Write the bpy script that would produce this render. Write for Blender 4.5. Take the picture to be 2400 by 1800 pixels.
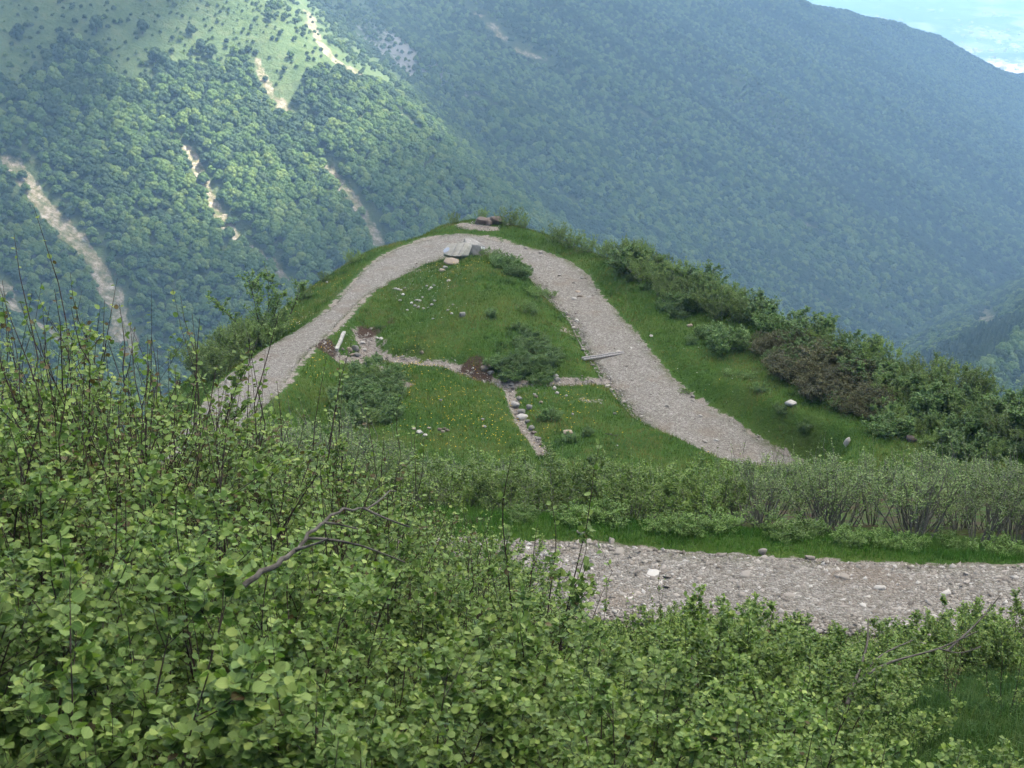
import bpy, math, random
import numpy as np
from mathutils import Vector, Matrix

rng = np.random.default_rng(7)
random.seed(7)
scene = bpy.context.scene
for o in list(bpy.data.objects):
    bpy.data.objects.remove(o)
COL = scene.collection

# ------------------------------------------------------------------ camera
HFOV = math.radians(40.0)
PITCH = math.radians(20.0)
FPX = 1200.0 / math.tan(HFOV / 2)          # focal length in pixels of the 2400 px photograph
cam_d = bpy.data.cameras.new('camera')
cam_d.sensor_width = 36.0
cam_d.lens = 18.0 / math.tan(HFOV / 2)
cam_d.clip_start = 0.1
cam_d.clip_end = 40000.0
cam_d.dof.use_dof = True
cam_d.dof.focus_distance = 34.0
cam_d.dof.aperture_fstop = 13.0
cam = bpy.data.objects.new('camera', cam_d)
cam.location = (0, 0, 0)
cam.rotation_euler = (math.radians(90) - PITCH, 0, 0)
COL.objects.link(cam)
scene.camera = cam

# ------------------------------------------------------------------ light
SUN_EL = math.radians(60)
SUN_AZ = math.radians(62)                   # clockwise from +Y
SDIR = np.array([math.sin(SUN_AZ) * math.cos(SUN_EL), math.cos(SUN_AZ) * math.cos(SUN_EL), math.sin(SUN_EL)])
world = bpy.data.worlds.new('World')
scene.world = world
world.use_nodes = True
wn = world.node_tree
wn.nodes.clear()
sky = wn.nodes.new('ShaderNodeTexSky')
sky.sky_type = 'NISHITA'
sky.sun_disc = False
sky.sun_elevation = SUN_EL
sky.sun_rotation = SUN_AZ
sky.altitude = 1500
sky.air_density = 1.0
sky.dust_density = 2.5
bg = wn.nodes.new('ShaderNodeBackground')
bg.inputs['Strength'].default_value = 0.065
wo = wn.nodes.new('ShaderNodeOutputWorld')
wn.links.new(sky.outputs['Color'], bg.inputs['Color'])
wn.links.new(bg.outputs['Background'], wo.inputs['Surface'])

sun_d = bpy.data.lights.new('sun', 'SUN')
sun_d.energy = 5.0
sun_d.angle = math.radians(0.6)
sun_d.color = (1.0, 0.945, 0.85)
sun = bpy.data.objects.new('sun', sun_d)
sun.rotation_euler = Vector(SDIR).to_track_quat('Z', 'Y').to_euler()
COL.objects.link(sun)

vs = scene.view_settings
vs.view_transform = 'Standard'
vs.look = 'None'
vs.gamma = 1.0
vs.exposure = 2.25
vs.use_curve_mapping = False
HAZE_DENSITY = 0.00027
scene.render.engine = 'CYCLES'
cy = scene.cycles
cy.max_bounces = 7
cy.diffuse_bounces = 4
cy.transmission_bounces = 4
cy.transparent_max_bounces = 12
cy.volume_bounces = 2
cy.glossy_bounces = 2
cy.use_denoising = True
cy.use_adaptive_sampling = True
cy.adaptive_threshold = 0.02
cy.caustics_reflective = False
cy.caustics_refractive = False
cy.sample_clamp_indirect = 6.0

# ------------------------------------------------------------------ helpers: camera rays, noise, meshes
CP, SP = math.cos(PITCH), math.sin(PITCH)
def ray(px, py):
    a = (np.asarray(px, float) - 1200) / FPX
    b = (900 - np.asarray(py, float)) / FPX
    return np.stack([a, CP + b * SP, -SP + b * CP], -1)
def at_z(px, py, z):
    d = ray(px, py)
    return d * (np.asarray(z) / d[..., 2])[..., None]
def at_y(px, py, y):
    d = ray(px, py)
    return d * (np.asarray(y) / d[..., 1])[..., None]
def project(p):
    p = np.asarray(p, float)
    f = p[..., 1] * CP - p[..., 2] * SP
    u = p[..., 1] * SP + p[..., 2] * CP
    return 1200 + FPX * p[..., 0] / f, 900 - FPX * u / f, f
def ground_hit(px, py, H, t0, t1, n=900):
    d = ray(px, py)
    t = np.geomspace(t0, t1, n)
    P = d[None] * t[:, None]
    below = P[:, 2] < H(P[:, 0], P[:, 1])
    i = int(np.argmax(below))
    if not below[i]:
        return None
    a, b = t[max(i - 1, 0)], t[i]
    for _ in range(18):
        m = 0.5 * (a + b)
        q = d * m
        if q[2] < H(q[0:1], q[1:2])[0]:
            b = m
        else:
            a = m
    return d * b

def hash2(ix, iy, seed):
    n = (ix.astype(np.int64) * 374761393 + iy.astype(np.int64) * 668265263 + seed * 982451653) & 0xFFFFFFFF
    n = ((n ^ (n >> 13)) * 1274126177) & 0xFFFFFFFF
    n = n ^ (n >> 16)
    return (n & 0xFFFFFF) / float(0xFFFFFF)
def vnoise(x, y, seed=0):
    x = np.asarray(x, float); y = np.asarray(y, float)
    ix = np.floor(x); iy = np.floor(y)
    fx = x - ix; fy = y - iy
    fx = fx * fx * (3 - 2 * fx); fy = fy * fy * (3 - 2 * fy)
    ix = ix.astype(np.int64); iy = iy.astype(np.int64)
    a = hash2(ix, iy, seed); b = hash2(ix + 1, iy, seed)
    c = hash2(ix, iy + 1, seed); d = hash2(ix + 1, iy + 1, seed)
    return (a + (b - a) * fx) * (1 - fy) + (c + (d - c) * fx) * fy
def fbm(x, y, seed=0, oct=4):
    s = 0; a = 0.5
    for k in range(oct):
        s = s + a * (vnoise(x * 2 ** k, y * 2 ** k, seed + k) - 0.5)
        a *= 0.5
    return s * 2          # about -1..1

def new_mesh(name, verts, faces=None, mat=None, smooth=False, uv=None, attrs=None, tri=None, quad=None):
    """verts (n,3); tri (m,3) / quad (m,4) index arrays, or a faces list."""
    me = bpy.data.meshes.new(name)
    verts = np.asarray(verts, np.float32)
    if faces is not None:
        me.from_pydata(verts.tolist(), [], [list(map(int, f)) for f in faces])
    else:
        loops = []; starts = []; totals = []
        off = 0
        for arr, k in ((tri, 3), (quad, 4)):
            if arr is None or len(arr) == 0:
                continue
            arr = np.asarray(arr, np.int32)
            loops.append(arr.ravel())
            starts.append(off + np.arange(len(arr), dtype=np.int32) * k)
            totals.append(np.full(len(arr), k, np.int32))
            off += arr.size
        loops = np.concatenate(loops); starts = np.concatenate(starts); totals = np.concatenate(totals)
        me.vertices.add(len(verts))
        me.vertices.foreach_set('co', verts.ravel())
        me.loops.add(len(loops))
        me.loops.foreach_set('vertex_index', loops)
        me.polygons.add(len(starts))
        me.polygons.foreach_set('loop_start', starts)
        me.polygons.foreach_set('loop_total', totals)
    if attrs:
        for k, v in attrs.items():
            at = me.attributes.new(k, 'FLOAT', 'POINT')
            at.data.foreach_set('value', np.asarray(v, np.float32))
    if smooth:
        me.polygons.foreach_set('use_smooth', np.ones(len(me.polygons), bool))
    me.update(calc_edges=True)
    if mat:
        me.materials.append(mat)
    return me
def link(name, me, parent=None, kind=None, label=None, cat=None, group=None):
    o = bpy.data.objects.new(name, me)
    COL.objects.link(o)
    if parent is not None:
        o.parent = parent
    if kind: o['kind'] = kind
    if label: o['label'] = label
    if cat: o['category'] = cat
    if group: o['group'] = group
    return o
def empty(name, loc, label, cat, group=None, rz=0.0, scale=1.0, tilt=(0, 0)):
    o = bpy.data.objects.new(name, None)
    COL.objects.link(o)
    o.empty_display_size = 0.2
    o.location = loc
    o.rotation_euler = (tilt[0], tilt[1], rz)
    o.scale = (scale, scale, scale) if np.isscalar(scale) else scale
    o['label'] = label; o['category'] = cat
    if group: o['group'] = group
    return o

# ------------------------------------------------------------------ materials
def mat_new(name):
    m = bpy.data.materials.new(name)
    m.use_nodes = True
    nt = m.node_tree
    nt.nodes.clear()
    out = nt.nodes.new('ShaderNodeOutputMaterial')
    return m, nt, out
class NB:
    def __init__(s, nt): s.nt = nt
    def n(s, typ, **kw):
        nd = s.nt.nodes.new(typ)
        for k, v in kw.items():
            setattr(nd, k, v)
        return nd
    def l(s, a, b): s.nt.links.new(a, b)
    def noise(s, vec, scale, detail=4, rough=0.55):
        nd = s.n('ShaderNodeTexNoise')
        nd.inputs['Scale'].default_value = scale
        nd.inputs['Detail'].default_value = detail
        nd.inputs['Roughness'].default_value = rough
        if vec is not None: s.l(vec, nd.inputs['Vector'])
        return nd.outputs['Fac']
    def ramp(s, fac, stops):
        nd = s.n('ShaderNodeValToRGB')
        e = nd.color_ramp.elements
        e[0].position, e[0].color = stops[0][0], tuple(stops[0][1]) + (1,)
        e[1].position, e[1].color = stops[1][0], tuple(stops[1][1]) + (1,)
        for p, c in stops[2:]:
            x = e.new(p); x.color = tuple(c) + (1,)
        s.l(fac, nd.inputs['Fac'])
        return nd.outputs['Color']
    def mix(s, fac, a, b, mode='MIX'):
        nd = s.n('ShaderNodeMix', data_type='RGBA', blend_type=mode)
        for sock, v in ((nd.inputs[0], fac), (nd.inputs[6], a), (nd.inputs[7], b)):
            if hasattr(v, 'is_output') or isinstance(v, bpy.types.NodeSocket):
                s.l(v, sock)
            elif isinstance(v, (int, float)):
                sock.default_value = v
            else:
                sock.default_value = tuple(v) + (1,)
        return nd.outputs[2]
    def math(s, op, a, b=0.0, clamp=False):
        nd = s.n('ShaderNodeMath', operation=op, use_clamp=clamp)
        for sock, v in ((nd.inputs[0], a), (nd.inputs[1], b)):
            if isinstance(v, bpy.types.NodeSocket): s.l(v, sock)
            else: sock.default_value = v
        return nd.outputs[0]
    def smooth(s, v, lo, hi):
        nd = s.n('ShaderNodeMapRange', interpolation_type='SMOOTHSTEP')
        s.l(v, nd.inputs['Value'])
        nd.inputs['From Min'].default_value = lo
        nd.inputs['From Max'].default_value = hi
        return nd.outputs['Result']
    def attr(s, name):
        nd = s.n('ShaderNodeAttribute', attribute_name=name)
        return nd.outputs['Fac']
    def obj(s): return s.n('ShaderNodeTexCoord').outputs['Object']
    def bump(s, h, strength, dist):
        nd = s.n('ShaderNodeBump')
        nd.inputs['Strength'].default_value = strength
        nd.inputs['Distance'].default_value = dist
        s.l(h, nd.inputs['Height'])
        return nd.outputs['Normal']
    def principled(s, col, rough=0.8, spec=0.3, normal=None):
        b = s.n('ShaderNodeBsdfPrincipled')
        if isinstance(col, bpy.types.NodeSocket): s.l(col, b.inputs['Base Color'])
        else: b.inputs['Base Color'].default_value = tuple(col) + (1,)
        if isinstance(rough, bpy.types.NodeSocket): s.l(rough, b.inputs['Roughness'])
        else: b.inputs['Roughness'].default_value = rough
        b.inputs['Specular IOR Level'].default_value = spec
        if normal is not None: s.l(normal, b.inputs['Normal'])
        return b

def leaf_mat(name, dark, light, young, rough=0.5, spec=0.35, trans=0.3, veins=False, objvar=0.25, brown=None):
    m, nt, out = mat_new(name)
    b = NB(nt)
    geo = b.n('ShaderNodeNewGeometry')
    rnd = geo.outputs['Random Per Island']
    oi = b.n('ShaderNodeObjectInfo')
    col = b.ramp(rnd, [(0.0, dark), (0.75, light), (1.0, young)])
    ob = b.n('ShaderNodeMapRange'); b.l(oi.outputs['Random'], ob.inputs['Value'])
    ob.inputs['To Min'].default_value = 1 - objvar; ob.inputs['To Max'].default_value = 1 + objvar
    col = b.mix(b.attr('young'), col, young)
    if brown is not None:
        col = b.mix(b.attr('brown'), col, brown)
    mul = b.n('ShaderNodeVectorMath', operation='SCALE')
    b.l(col, mul.inputs[0]); b.l(ob.outputs['Result'], mul.inputs['Scale'])
    col = mul.outputs[0]
    nrm = None
    if veins:
        uvn = b.n('ShaderNodeUVMap').outputs['UV']
        sx = b.n('ShaderNodeSeparateXYZ'); b.l(uvn, sx.inputs[0])
        au = b.math('ABSOLUTE', sx.outputs['X'])
        ph = b.math('SUBTRACT', sx.outputs['Y'], b.math('MULTIPLY', au, 0.75))
        w = b.math('SINE', b.math('MULTIPLY', ph, 46.0))
        w = b.math('POWER', b.math('ADD', b.math('MULTIPLY', w, 0.5), 0.5), 4.0)
        mid = b.smooth(au, 0.05, 0.0)
        v = b.math('MAXIMUM', b.math('MULTIPLY', w, 0.55), mid)
        col = b.mix(b.math('MULTIPLY', v, 0.35), col, tuple(min(1, c * 1.7) for c in light))
        nrm = b.bump(v, 0.35, 0.004)
    p = b.principled(col, rough, spec, nrm)
    tr = b.n('ShaderNodeBsdfTranslucent')
    tcol = b.mix(1.0, col, (1.0, 1.15, 0.55), 'MULTIPLY')
    b.l(tcol, tr.inputs['Color'])
    mx = b.n('ShaderNodeMixShader'); mx.inputs[0].default_value = trans
    b.l(p.outputs[0], mx.inputs[1]); b.l(tr.outputs[0], mx.inputs[2])
    b.l(mx.outputs[0], out.inputs['Surface'])
    return m

M = {}
M['leaf_near'] = leaf_mat('alder_leaf', (0.055, 0.115, 0.022), (0.16, 0.255, 0.062), (0.30, 0.37, 0.09), veins=True, trans=0.3, objvar=0.15, brown=(0.10, 0.055, 0.025))
M['leaf_mid'] = leaf_mat('willow_leaf', (0.10, 0.165, 0.05), (0.18, 0.26, 0.09), (0.26, 0.33, 0.12), trans=0.25, objvar=0.2, brown=(0.12, 0.07, 0.04))
M['leaf_edge'] = leaf_mat('edge_leaf', (0.095, 0.165, 0.035), (0.17, 0.255, 0.062), (0.23, 0.3, 0.085), trans=0.25, objvar=0.28)
M['leaf_blue'] = leaf_mat('bush_leaf', (0.07, 0.145, 0.035), (0.125, 0.22, 0.062), (0.18, 0.26, 0.085), trans=0.2, objvar=0.2)
M['leaf_rhodo'] = leaf_mat('rhododendron_leaf', (0.045, 0.058, 0.016), (0.095, 0.11, 0.034), (0.13, 0.10, 0.04), trans=0.1, objvar=0.25)
M['leaf_low'] = leaf_mat('low_leaf', (0.085, 0.165, 0.035), (0.15, 0.25, 0.06), (0.2, 0.3, 0.085), trans=0.25, objvar=0.2)
M['leaf_tree'] = leaf_mat('rowan_leaf', (0.08, 0.15, 0.035), (0.15, 0.24, 0.06), (0.2, 0.28, 0.08), trans=0.3)

def bark_mat(name, a, bcol, scale=30):
    m, nt, out = mat_new(name)
    b = NB(nt)
    f = b.noise(b.obj(), scale, 5)
    col = b.ramp(f, [(0.3, a), (0.7, bcol)])
    p = b.principled(col, 0.85, 0.2, b.bump(f, 0.5, 0.01))
    b.l(p.outputs[0], out.inputs['Surface'])
    return m
M['bark_dark'] = bark_mat('dark_bark', (0.03, 0.022, 0.018), (0.085, 0.06, 0.048))
M['bark_grey'] = bark_mat('grey_bark', (0.10, 0.095, 0.08), (0.24, 0.23, 0.20))
M['wood_weathered'] = bark_mat('weathered_wood', (0.20, 0.19, 0.18), (0.42, 0.40, 0.38), 14)
M['wood_pale'] = bark_mat('pale_wood', (0.22, 0.21, 0.19), (0.47, 0.46, 0.43), 9)
M['wood_dead'] = bark_mat('dead_wood', (0.045, 0.039, 0.033), (0.16, 0.145, 0.125), 22)

def rock_mat(name, a, bcol, c, lichen=0.4):
    m, nt, out = mat_new(name)
    b = NB(nt)
    oc = b.obj()
    oi = b.n('ShaderNodeObjectInfo')
    f = b.noise(oc, 3.0, 8, 0.62)
    col = b.ramp(f, [(0.25, a), (0.55, bcol), (0.8, c)])
    st = b.n('ShaderNodeTexWave'); st.inputs['Scale'].default_value = 3.0; st.inputs['Distortion'].default_value = 5.0
    st.inputs['Detail'].default_value = 3.0
    b.l(oc, st.inputs['Vector'])
    col = b.mix(b.math('MULTIPLY', st.outputs['Fac'], 0.25), col, a)
    g = b.smooth(b.noise(oc, 9.0, 4), 0.58, 0.7)
    col = b.mix(b.math('MULTIPLY', g, lichen), col, (0.10, 0.11, 0.07))
    br = b.n('ShaderNodeMapRange'); b.l(oi.outputs['Random'], br.inputs['Value'])
    br.inputs['To Min'].default_value = 0.7; br.inputs['To Max'].default_value = 1.2
    mul = b.n('ShaderNodeVectorMath', operation='SCALE')
    b.l(col, mul.inputs[0]); b.l(br.outputs['Result'], mul.inputs['Scale'])
    p = b.principled(mul.outputs[0], 0.85, 0.25, b.bump(b.noise(oc, 14.0, 6, 0.65), 0.6, 0.03))
    b.l(p.outputs[0], out.inputs['Surface'])
    return m
M['rock_grey'] = rock_mat('grey_rock', (0.13, 0.125, 0.115), (0.26, 0.25, 0.235), (0.38, 0.37, 0.34))
M['rock_pale'] = rock_mat('pale_rock', (0.27, 0.255, 0.235), (0.42, 0.40, 0.375), (0.55, 0.53, 0.5), 0.2)
M['rock_brown'] = rock_mat('brown_rock', (0.085, 0.065, 0.055), (0.16, 0.125, 0.108), (0.27, 0.23, 0.205), 0.2)
M['rock_slab'] = rock_mat('slab_rock', (0.22, 0.21, 0.18), (0.34, 0.33, 0.29), (0.44, 0.43, 0.39), 0.25)
M['rock_tan'] = rock_mat('tan_rock', (0.20, 0.16, 0.12), (0.33, 0.27, 0.215), (0.44, 0.38, 0.32), 0.15)
def plain(name, col, rough=0.7):
    m, nt, out = mat_new(name)
    b = NB(nt)
    f = b.noise(b.obj(), 20, 3)
    c = b.ramp(f, [(0.3, tuple(x * 0.8 for x in col)), (0.7, col)])
    b.l(b.principled(c, rough, 0.3).outputs[0], out.inputs['Surface'])
    return m
M['paint_white'] = plain('white_paint', (0.78, 0.78, 0.76))
M['paint_blue'] = plain('blue_grey_paint', (0.30, 0.34, 0.42))
M['flower'] = plain('yellow_petal', (0.75, 0.52, 0.03))
M['flower_white'] = plain('white_petal', (0.75, 0.75, 0.7))

# gravel of the track
m, nt, out = mat_new('gravel'); b = NB(nt)
oc = b.obj()
v1 = b.n('ShaderNodeTexVoronoi'); v1.inputs['Scale'].default_value = 26.0; b.l(oc, v1.inputs['Vector'])
v2 = b.n('ShaderNodeTexVoronoi'); v2.inputs['Scale'].default_value = 11.0; b.l(oc, v2.inputs['Vector'])
sep = b.n('ShaderNodeSeparateColor'); b.l(v1.outputs['Color'], sep.inputs[0])
sep2 = b.n('ShaderNodeSeparateColor'); b.l(v2.outputs['Color'], sep2.inputs[0])
c1 = b.ramp(sep.outputs[0], [(0.0, (0.09, 0.082, 0.07)), (0.5, (0.195, 0.182, 0.16)), (0.85, (0.30, 0.285, 0.258)), (1.0, (0.46, 0.445, 0.415))])
c2 = b.ramp(sep2.outputs[1], [(0.0, (0.17, 0.15, 0.13)), (0.7, (0.25, 0.23, 0.205)), (1.0, (0.40, 0.375, 0.345))])
col = b.mix(0.45, c1, c2)
dirt = b.smooth(b.noise(oc, 0.55, 5, 0.6), 0.52, 0.68)
col = b.mix(b.math('MULTIPLY', dirt, 0.55), col, (0.20, 0.16, 0.125))
edge = b.attr('edge')
col = b.mix(b.math('MULTIPLY', edge, b.smooth(b.noise(oc, 1.6, 4), 0.4, 0.6)), col, (0.085, 0.095, 0.04))
hh = b.math('ADD', b.math('MULTIPLY', v1.outputs['Distance'], -1.0), b.math('MULTIPLY', v2.outputs['Distance'], -0.8))
p = b.principled(col, 0.92, 0.2, b.bump(hh, 0.9, 0.05))
b.l(p.outputs[0], out.inputs['Surface'])
M['gravel'] = m

# single loose stones
m, nt, out = mat_new('loose_stone'); b = NB(nt)
rr = b.n('ShaderNodeNewGeometry').outputs['Random Per Island']
oi = b.n('ShaderNodeObjectInfo').outputs['Random']
rr = b.math('FRACT', b.math('ADD', rr, oi))
col = b.ramp(rr, [(0.0, (0.17, 0.15, 0.13)), (0.3, (0.25, 0.225, 0.2)), (0.65, (0.34, 0.315, 0.285)), (0.85, (0.42, 0.385, 0.345)), (1.0, (0.58, 0.56, 0.53))])
col = b.mix(b.math('MULTIPLY', b.noise(b.obj(), 25.0, 4), 0.5), col, (0.16, 0.14, 0.12))
p = b.principled(col, 0.9, 0.2, b.bump(b.noise(b.obj(), 40.0, 3), 0.4, 0.01))
b.l(p.outputs[0], out.inputs['Surface'])
M['stone'] = m

# pasture soil and turf
m, nt, out = mat_new('turf'); b = NB(nt)
oc = b.obj()
n1 = b.noise(oc, 0.35, 5, 0.6)
n2 = b.noise(oc, 6.0, 5, 0.7)
col = b.ramp(n1, [(0.3, (0.035, 0.085, 0.012)), (0.5, (0.055, 0.115, 0.018)), (0.72, (0.085, 0.125, 0.026))])
col = b.mix(b.math('MULTIPLY', n2, 0.6), col, (0.022, 0.04, 0.010))
bare = b.attr('bare')
nb = b.noise(oc, 2.2, 6, 0.7)
bm = b.smooth(b.math('ADD', bare, b.math('MULTIPLY', b.math('SUBTRACT', nb, 0.5), 1.7)), 0.42, 0.62)
gcol = b.ramp(b.noise(oc, 14.0, 5, 0.75), [(0.3, (0.11, 0.085, 0.065)), (0.5, (0.24, 0.21, 0.185)), (0.7, (0.37, 0.345, 0.315))])
col = b.mix(bm, col, gcol)
soil = b.attr('soil')
sm = b.smooth(b.math('ADD', soil, b.math('MULTIPLY', b.math('SUBTRACT', nb, 0.5), 0.9)), 0.45, 0.65)
col = b.mix(sm, col, (0.055, 0.036, 0.026))
p = b.principled(col, 0.95, 0.1, b.bump(b.math('ADD', n2, b.math('MULTIPLY', nb, 0.5)), 0.8, 0.12))
b.l(p.outputs[0], out.inputs['Surface'])
M['turf'] = m

def grass_mat(name, c0, c1, c2):
    m, nt, out = mat_new(name); b = NB(nt)
    rr = b.n('ShaderNodeNewGeometry').outputs['Random Per Island']
    big = b.noise(b.obj(), 0.45, 5, 0.6)
    fine = b.noise(b.obj(), 2.6, 4, 0.65)
    t = b.math('ADD', b.math('MULTIPLY', rr, 0.3), b.math('MULTIPLY', b.math('SUBTRACT', big, 0.33), 1.9), clamp=False)
    t = b.math('ADD', t, b.math('MULTIPLY', b.math('SUBTRACT', fine, 0.45), 1.3), clamp=True)
    col = b.ramp(t, [(0.15, c0), (0.5, c1), (0.9, c2)])
    p = b.principled(col, 0.6, 0.25)
    tr = b.n('ShaderNodeBsdfTranslucent'); b.l(col, tr.inputs['Color'])
    mx = b.n('ShaderNodeMixShader'); mx.inputs[0].default_value = 0.35
    b.l(p.outputs[0], mx.inputs[1]); b.l(tr.outputs[0], mx.inputs[2])
    b.l(mx.outputs[0], out.inputs['Surface'])
    return m
M['grass'] = grass_mat('pasture_grass', (0.03, 0.085, 0.010), (0.075, 0.15, 0.018), (0.22, 0.20, 0.06))
M['grass_near'] = grass_mat('verge_grass', (0.025, 0.075, 0.012), (0.045, 0.105, 0.018), (0.09, 0.14, 0.03))

M['grass_verge'] = grass_mat('bright_verge_grass', (0.035, 0.11, 0.014), (0.06, 0.16, 0.02), (0.11, 0.2, 0.035))
M['grass_tuft'] = grass_mat('tuft_grass', (0.028, 0.07, 0.014), (0.05, 0.11, 0.02), (0.10, 0.15, 0.04))
M['grass_dry'] = grass_mat('dry_grass', (0.07, 0.085, 0.025), (0.12, 0.11, 0.04), (0.19, 0.15, 0.07))

# forest crowns
def crown_mat(name, c0, c1, c2):
    m, nt, out = mat_new(name); b = NB(nt)
    oi = b.n('ShaderNodeObjectInfo').outputs['Random']
    rr = b.n('ShaderNodeNewGeometry').outputs['Random Per Island']
    t = b.math('ADD', b.math('MULTIPLY', oi, 0.75), b.math('MULTIPLY', rr, 0.25))
    col = b.ramp(t, [(0.1, c0), (0.6, c1), (0.97, c2)])
    d = b.principled(col, 0.7, 0.15)
    tr = b.n('ShaderNodeBsdfTranslucent'); b.l(col, tr.inputs['Color'])
    mx = b.n('ShaderNodeMixShader'); mx.inputs[0].default_value = 0.2
    b.l(d.outputs[0], mx.inputs[1]); b.l(tr.outputs[0], mx.inputs[2])
    b.l(mx.outputs[0], out.inputs['Surface'])
    return m
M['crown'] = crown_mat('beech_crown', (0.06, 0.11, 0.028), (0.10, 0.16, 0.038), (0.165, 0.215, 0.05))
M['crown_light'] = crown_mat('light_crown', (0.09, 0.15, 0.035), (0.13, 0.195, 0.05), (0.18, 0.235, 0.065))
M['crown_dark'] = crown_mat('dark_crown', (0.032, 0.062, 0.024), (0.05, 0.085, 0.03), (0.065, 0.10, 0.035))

# mountainside ground
m, nt, out = mat_new('mountain_ground'); b = NB(nt)
oc = b.obj()
n1 = b.noise(oc, 0.012, 6, 0.65)
n2 = b.noise(oc, 0.12, 6, 0.7)
mea = b.ramp(b.noise(oc, 0.09, 8, 0.75), [(0.32, (0.05, 0.08, 0.03)), (0.5, (0.08, 0.115, 0.045)), (0.72, (0.125, 0.145, 0.07))])
frs = b.ramp(n2, [(0.35, (0.045, 0.07, 0.025)), (0.6, (0.07, 0.09, 0.035)), (0.75, (0.14, 0.09, 0.055))])
col = b.mix(b.attr('meadow'), frs, mea)
scr = b.ramp(b.noise(oc, 0.25, 6, 0.75), [(0.36, (0.085, 0.105, 0.04)), (0.47, (0.15, 0.14, 0.075)), (0.56, (0.27, 0.225, 0.165)), (0.72, (0.44, 0.42, 0.38))])
sm = b.smooth(b.math('ADD', b.attr('scree'), b.math('MULTIPLY', b.math('SUBTRACT', n2, 0.5), 0.9)), 0.35, 0.6)
col = b.mix(sm, col, scr)
rk = b.smooth(b.math('ADD', b.attr('rock'), b.math('MULTIPLY', b.math('SUBTRACT', n2, 0.5), 1.6)), 0.5, 0.75)
col = b.mix(rk, col, (0.26, 0.25, 0.24))
p = b.principled(col, 0.95, 0.05, b.bump(n2, 0.8, 6.0))
b.l(p.outputs[0], out.inputs['Surface'])
M['mountain'] = m

# valley floor far below
m, nt, out = mat_new('valley_fields'); b = NB(nt)
oc = b.obj()
vv = b.n('ShaderNodeTexVoronoi'); vv.inputs['Scale'].default_value = 0.006; b.l(oc, vv.inputs['Vector'])
s3 = b.n('ShaderNodeSeparateColor'); b.l(vv.outputs['Color'], s3.inputs[0])
f = b.ramp(s3.outputs[0], [(0.0, (0.05, 0.085, 0.03)), (0.45, (0.07, 0.11, 0.035)), (0.55, (0.16, 0.18, 0.08)), (1.0, (0.30, 0.29, 0.19))])
wd = b.smooth(b.noise(oc, 0.0022, 5, 0.6), 0.46, 0.54)
f = b.mix(wd, f, (0.045, 0.075, 0.03))
ur = b.smooth(b.math('ADD', b.attr('urban'), b.math('MULTIPLY', b.math('SUBTRACT', b.noise(oc, 0.035, 4, 0.8), 0.5), 3.2)), 0.62, 0.8)
f = b.mix(ur, f, (0.6, 0.56, 0.5))
b.l(b.principled(f, 0.95, 0.05).outputs[0], out.inputs['Surface'])
M['valley'] = m
M['house_wall'] = plain('house_wall', (0.7, 0.66, 0.58))
M['house_roof'] = plain('house_roof', (0.42, 0.24, 0.17))

# ------------------------------------------------------------------ the spur with the track: plan and heights
ZS = -19.6
# (outer edge px, inner edge px, height) along the hairpin, left arm -> apex -> right arm
TRK = [((505, 905), (588, 1000), -18.7), ((572, 842), (650, 930), -18.95), ((640, 802), (702, 852), -19.1), ((702, 769), (735, 816), -19.2),
       ((778, 719), (797, 755), -19.3), ((825, 668), (854, 697), -19.4), ((862, 625), (927, 654), -19.45), ((916, 588), (978, 626), -19.5),
       ((1006, 558), (1040, 606), -19.55), ((1082, 546), (1092, 603), -19.6), ((1190, 570), (1150, 596), -19.65), ((1288, 592), (1205, 618), -19.7), ((1368, 635), (1259, 668), -19.75),
       ((1400, 682), (1303, 711), -19.8), ((1451, 740), (1346, 755), -19.85), ((1491, 780), (1368, 798), -19.9), ((1534, 834), (1392, 840), -20.0),
       ((1578, 885), (1425, 890), -20.1), ((1658, 947), (1466, 945), -20.3), ((1740, 988), (1505, 995), -20.5), ((1835, 1046), (1563, 1045), -20.8),
       ((1935, 1104), (1660, 1120), -21.2)]
hair_L = np.array([at_z(a[0], a[1], z) for a, c, z in TRK])
hair_R = np.array([at_z(c[0], c[1], z) for a, c, z in TRK])
# the near stretch of the same track, seen at the lower right (far edge px, near edge px)
NRT = [((2900, 1345), (2900, 1535), -9.5), ((2400, 1325), (2400, 1512), -9.75), ((2150, 1320), (2177, 1498), -9.85), ((1905, 1309), (1905, 1484), -9.95), ((1634, 1293), (1600, 1475), -10.05),
       ((1433, 1271), (1400, 1458), -10.15), ((1232, 1262), (1200, 1445), -10.25), ((1030, 1245), (980, 1415), -10.4)]
near_L = np.array([at_z(a[0], a[1], z) for a, c, z in NRT])      # right side when walking left = far edge
near_R = np.array([at_z(c[0], c[1], z) for a, c, z in NRT])
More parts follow.
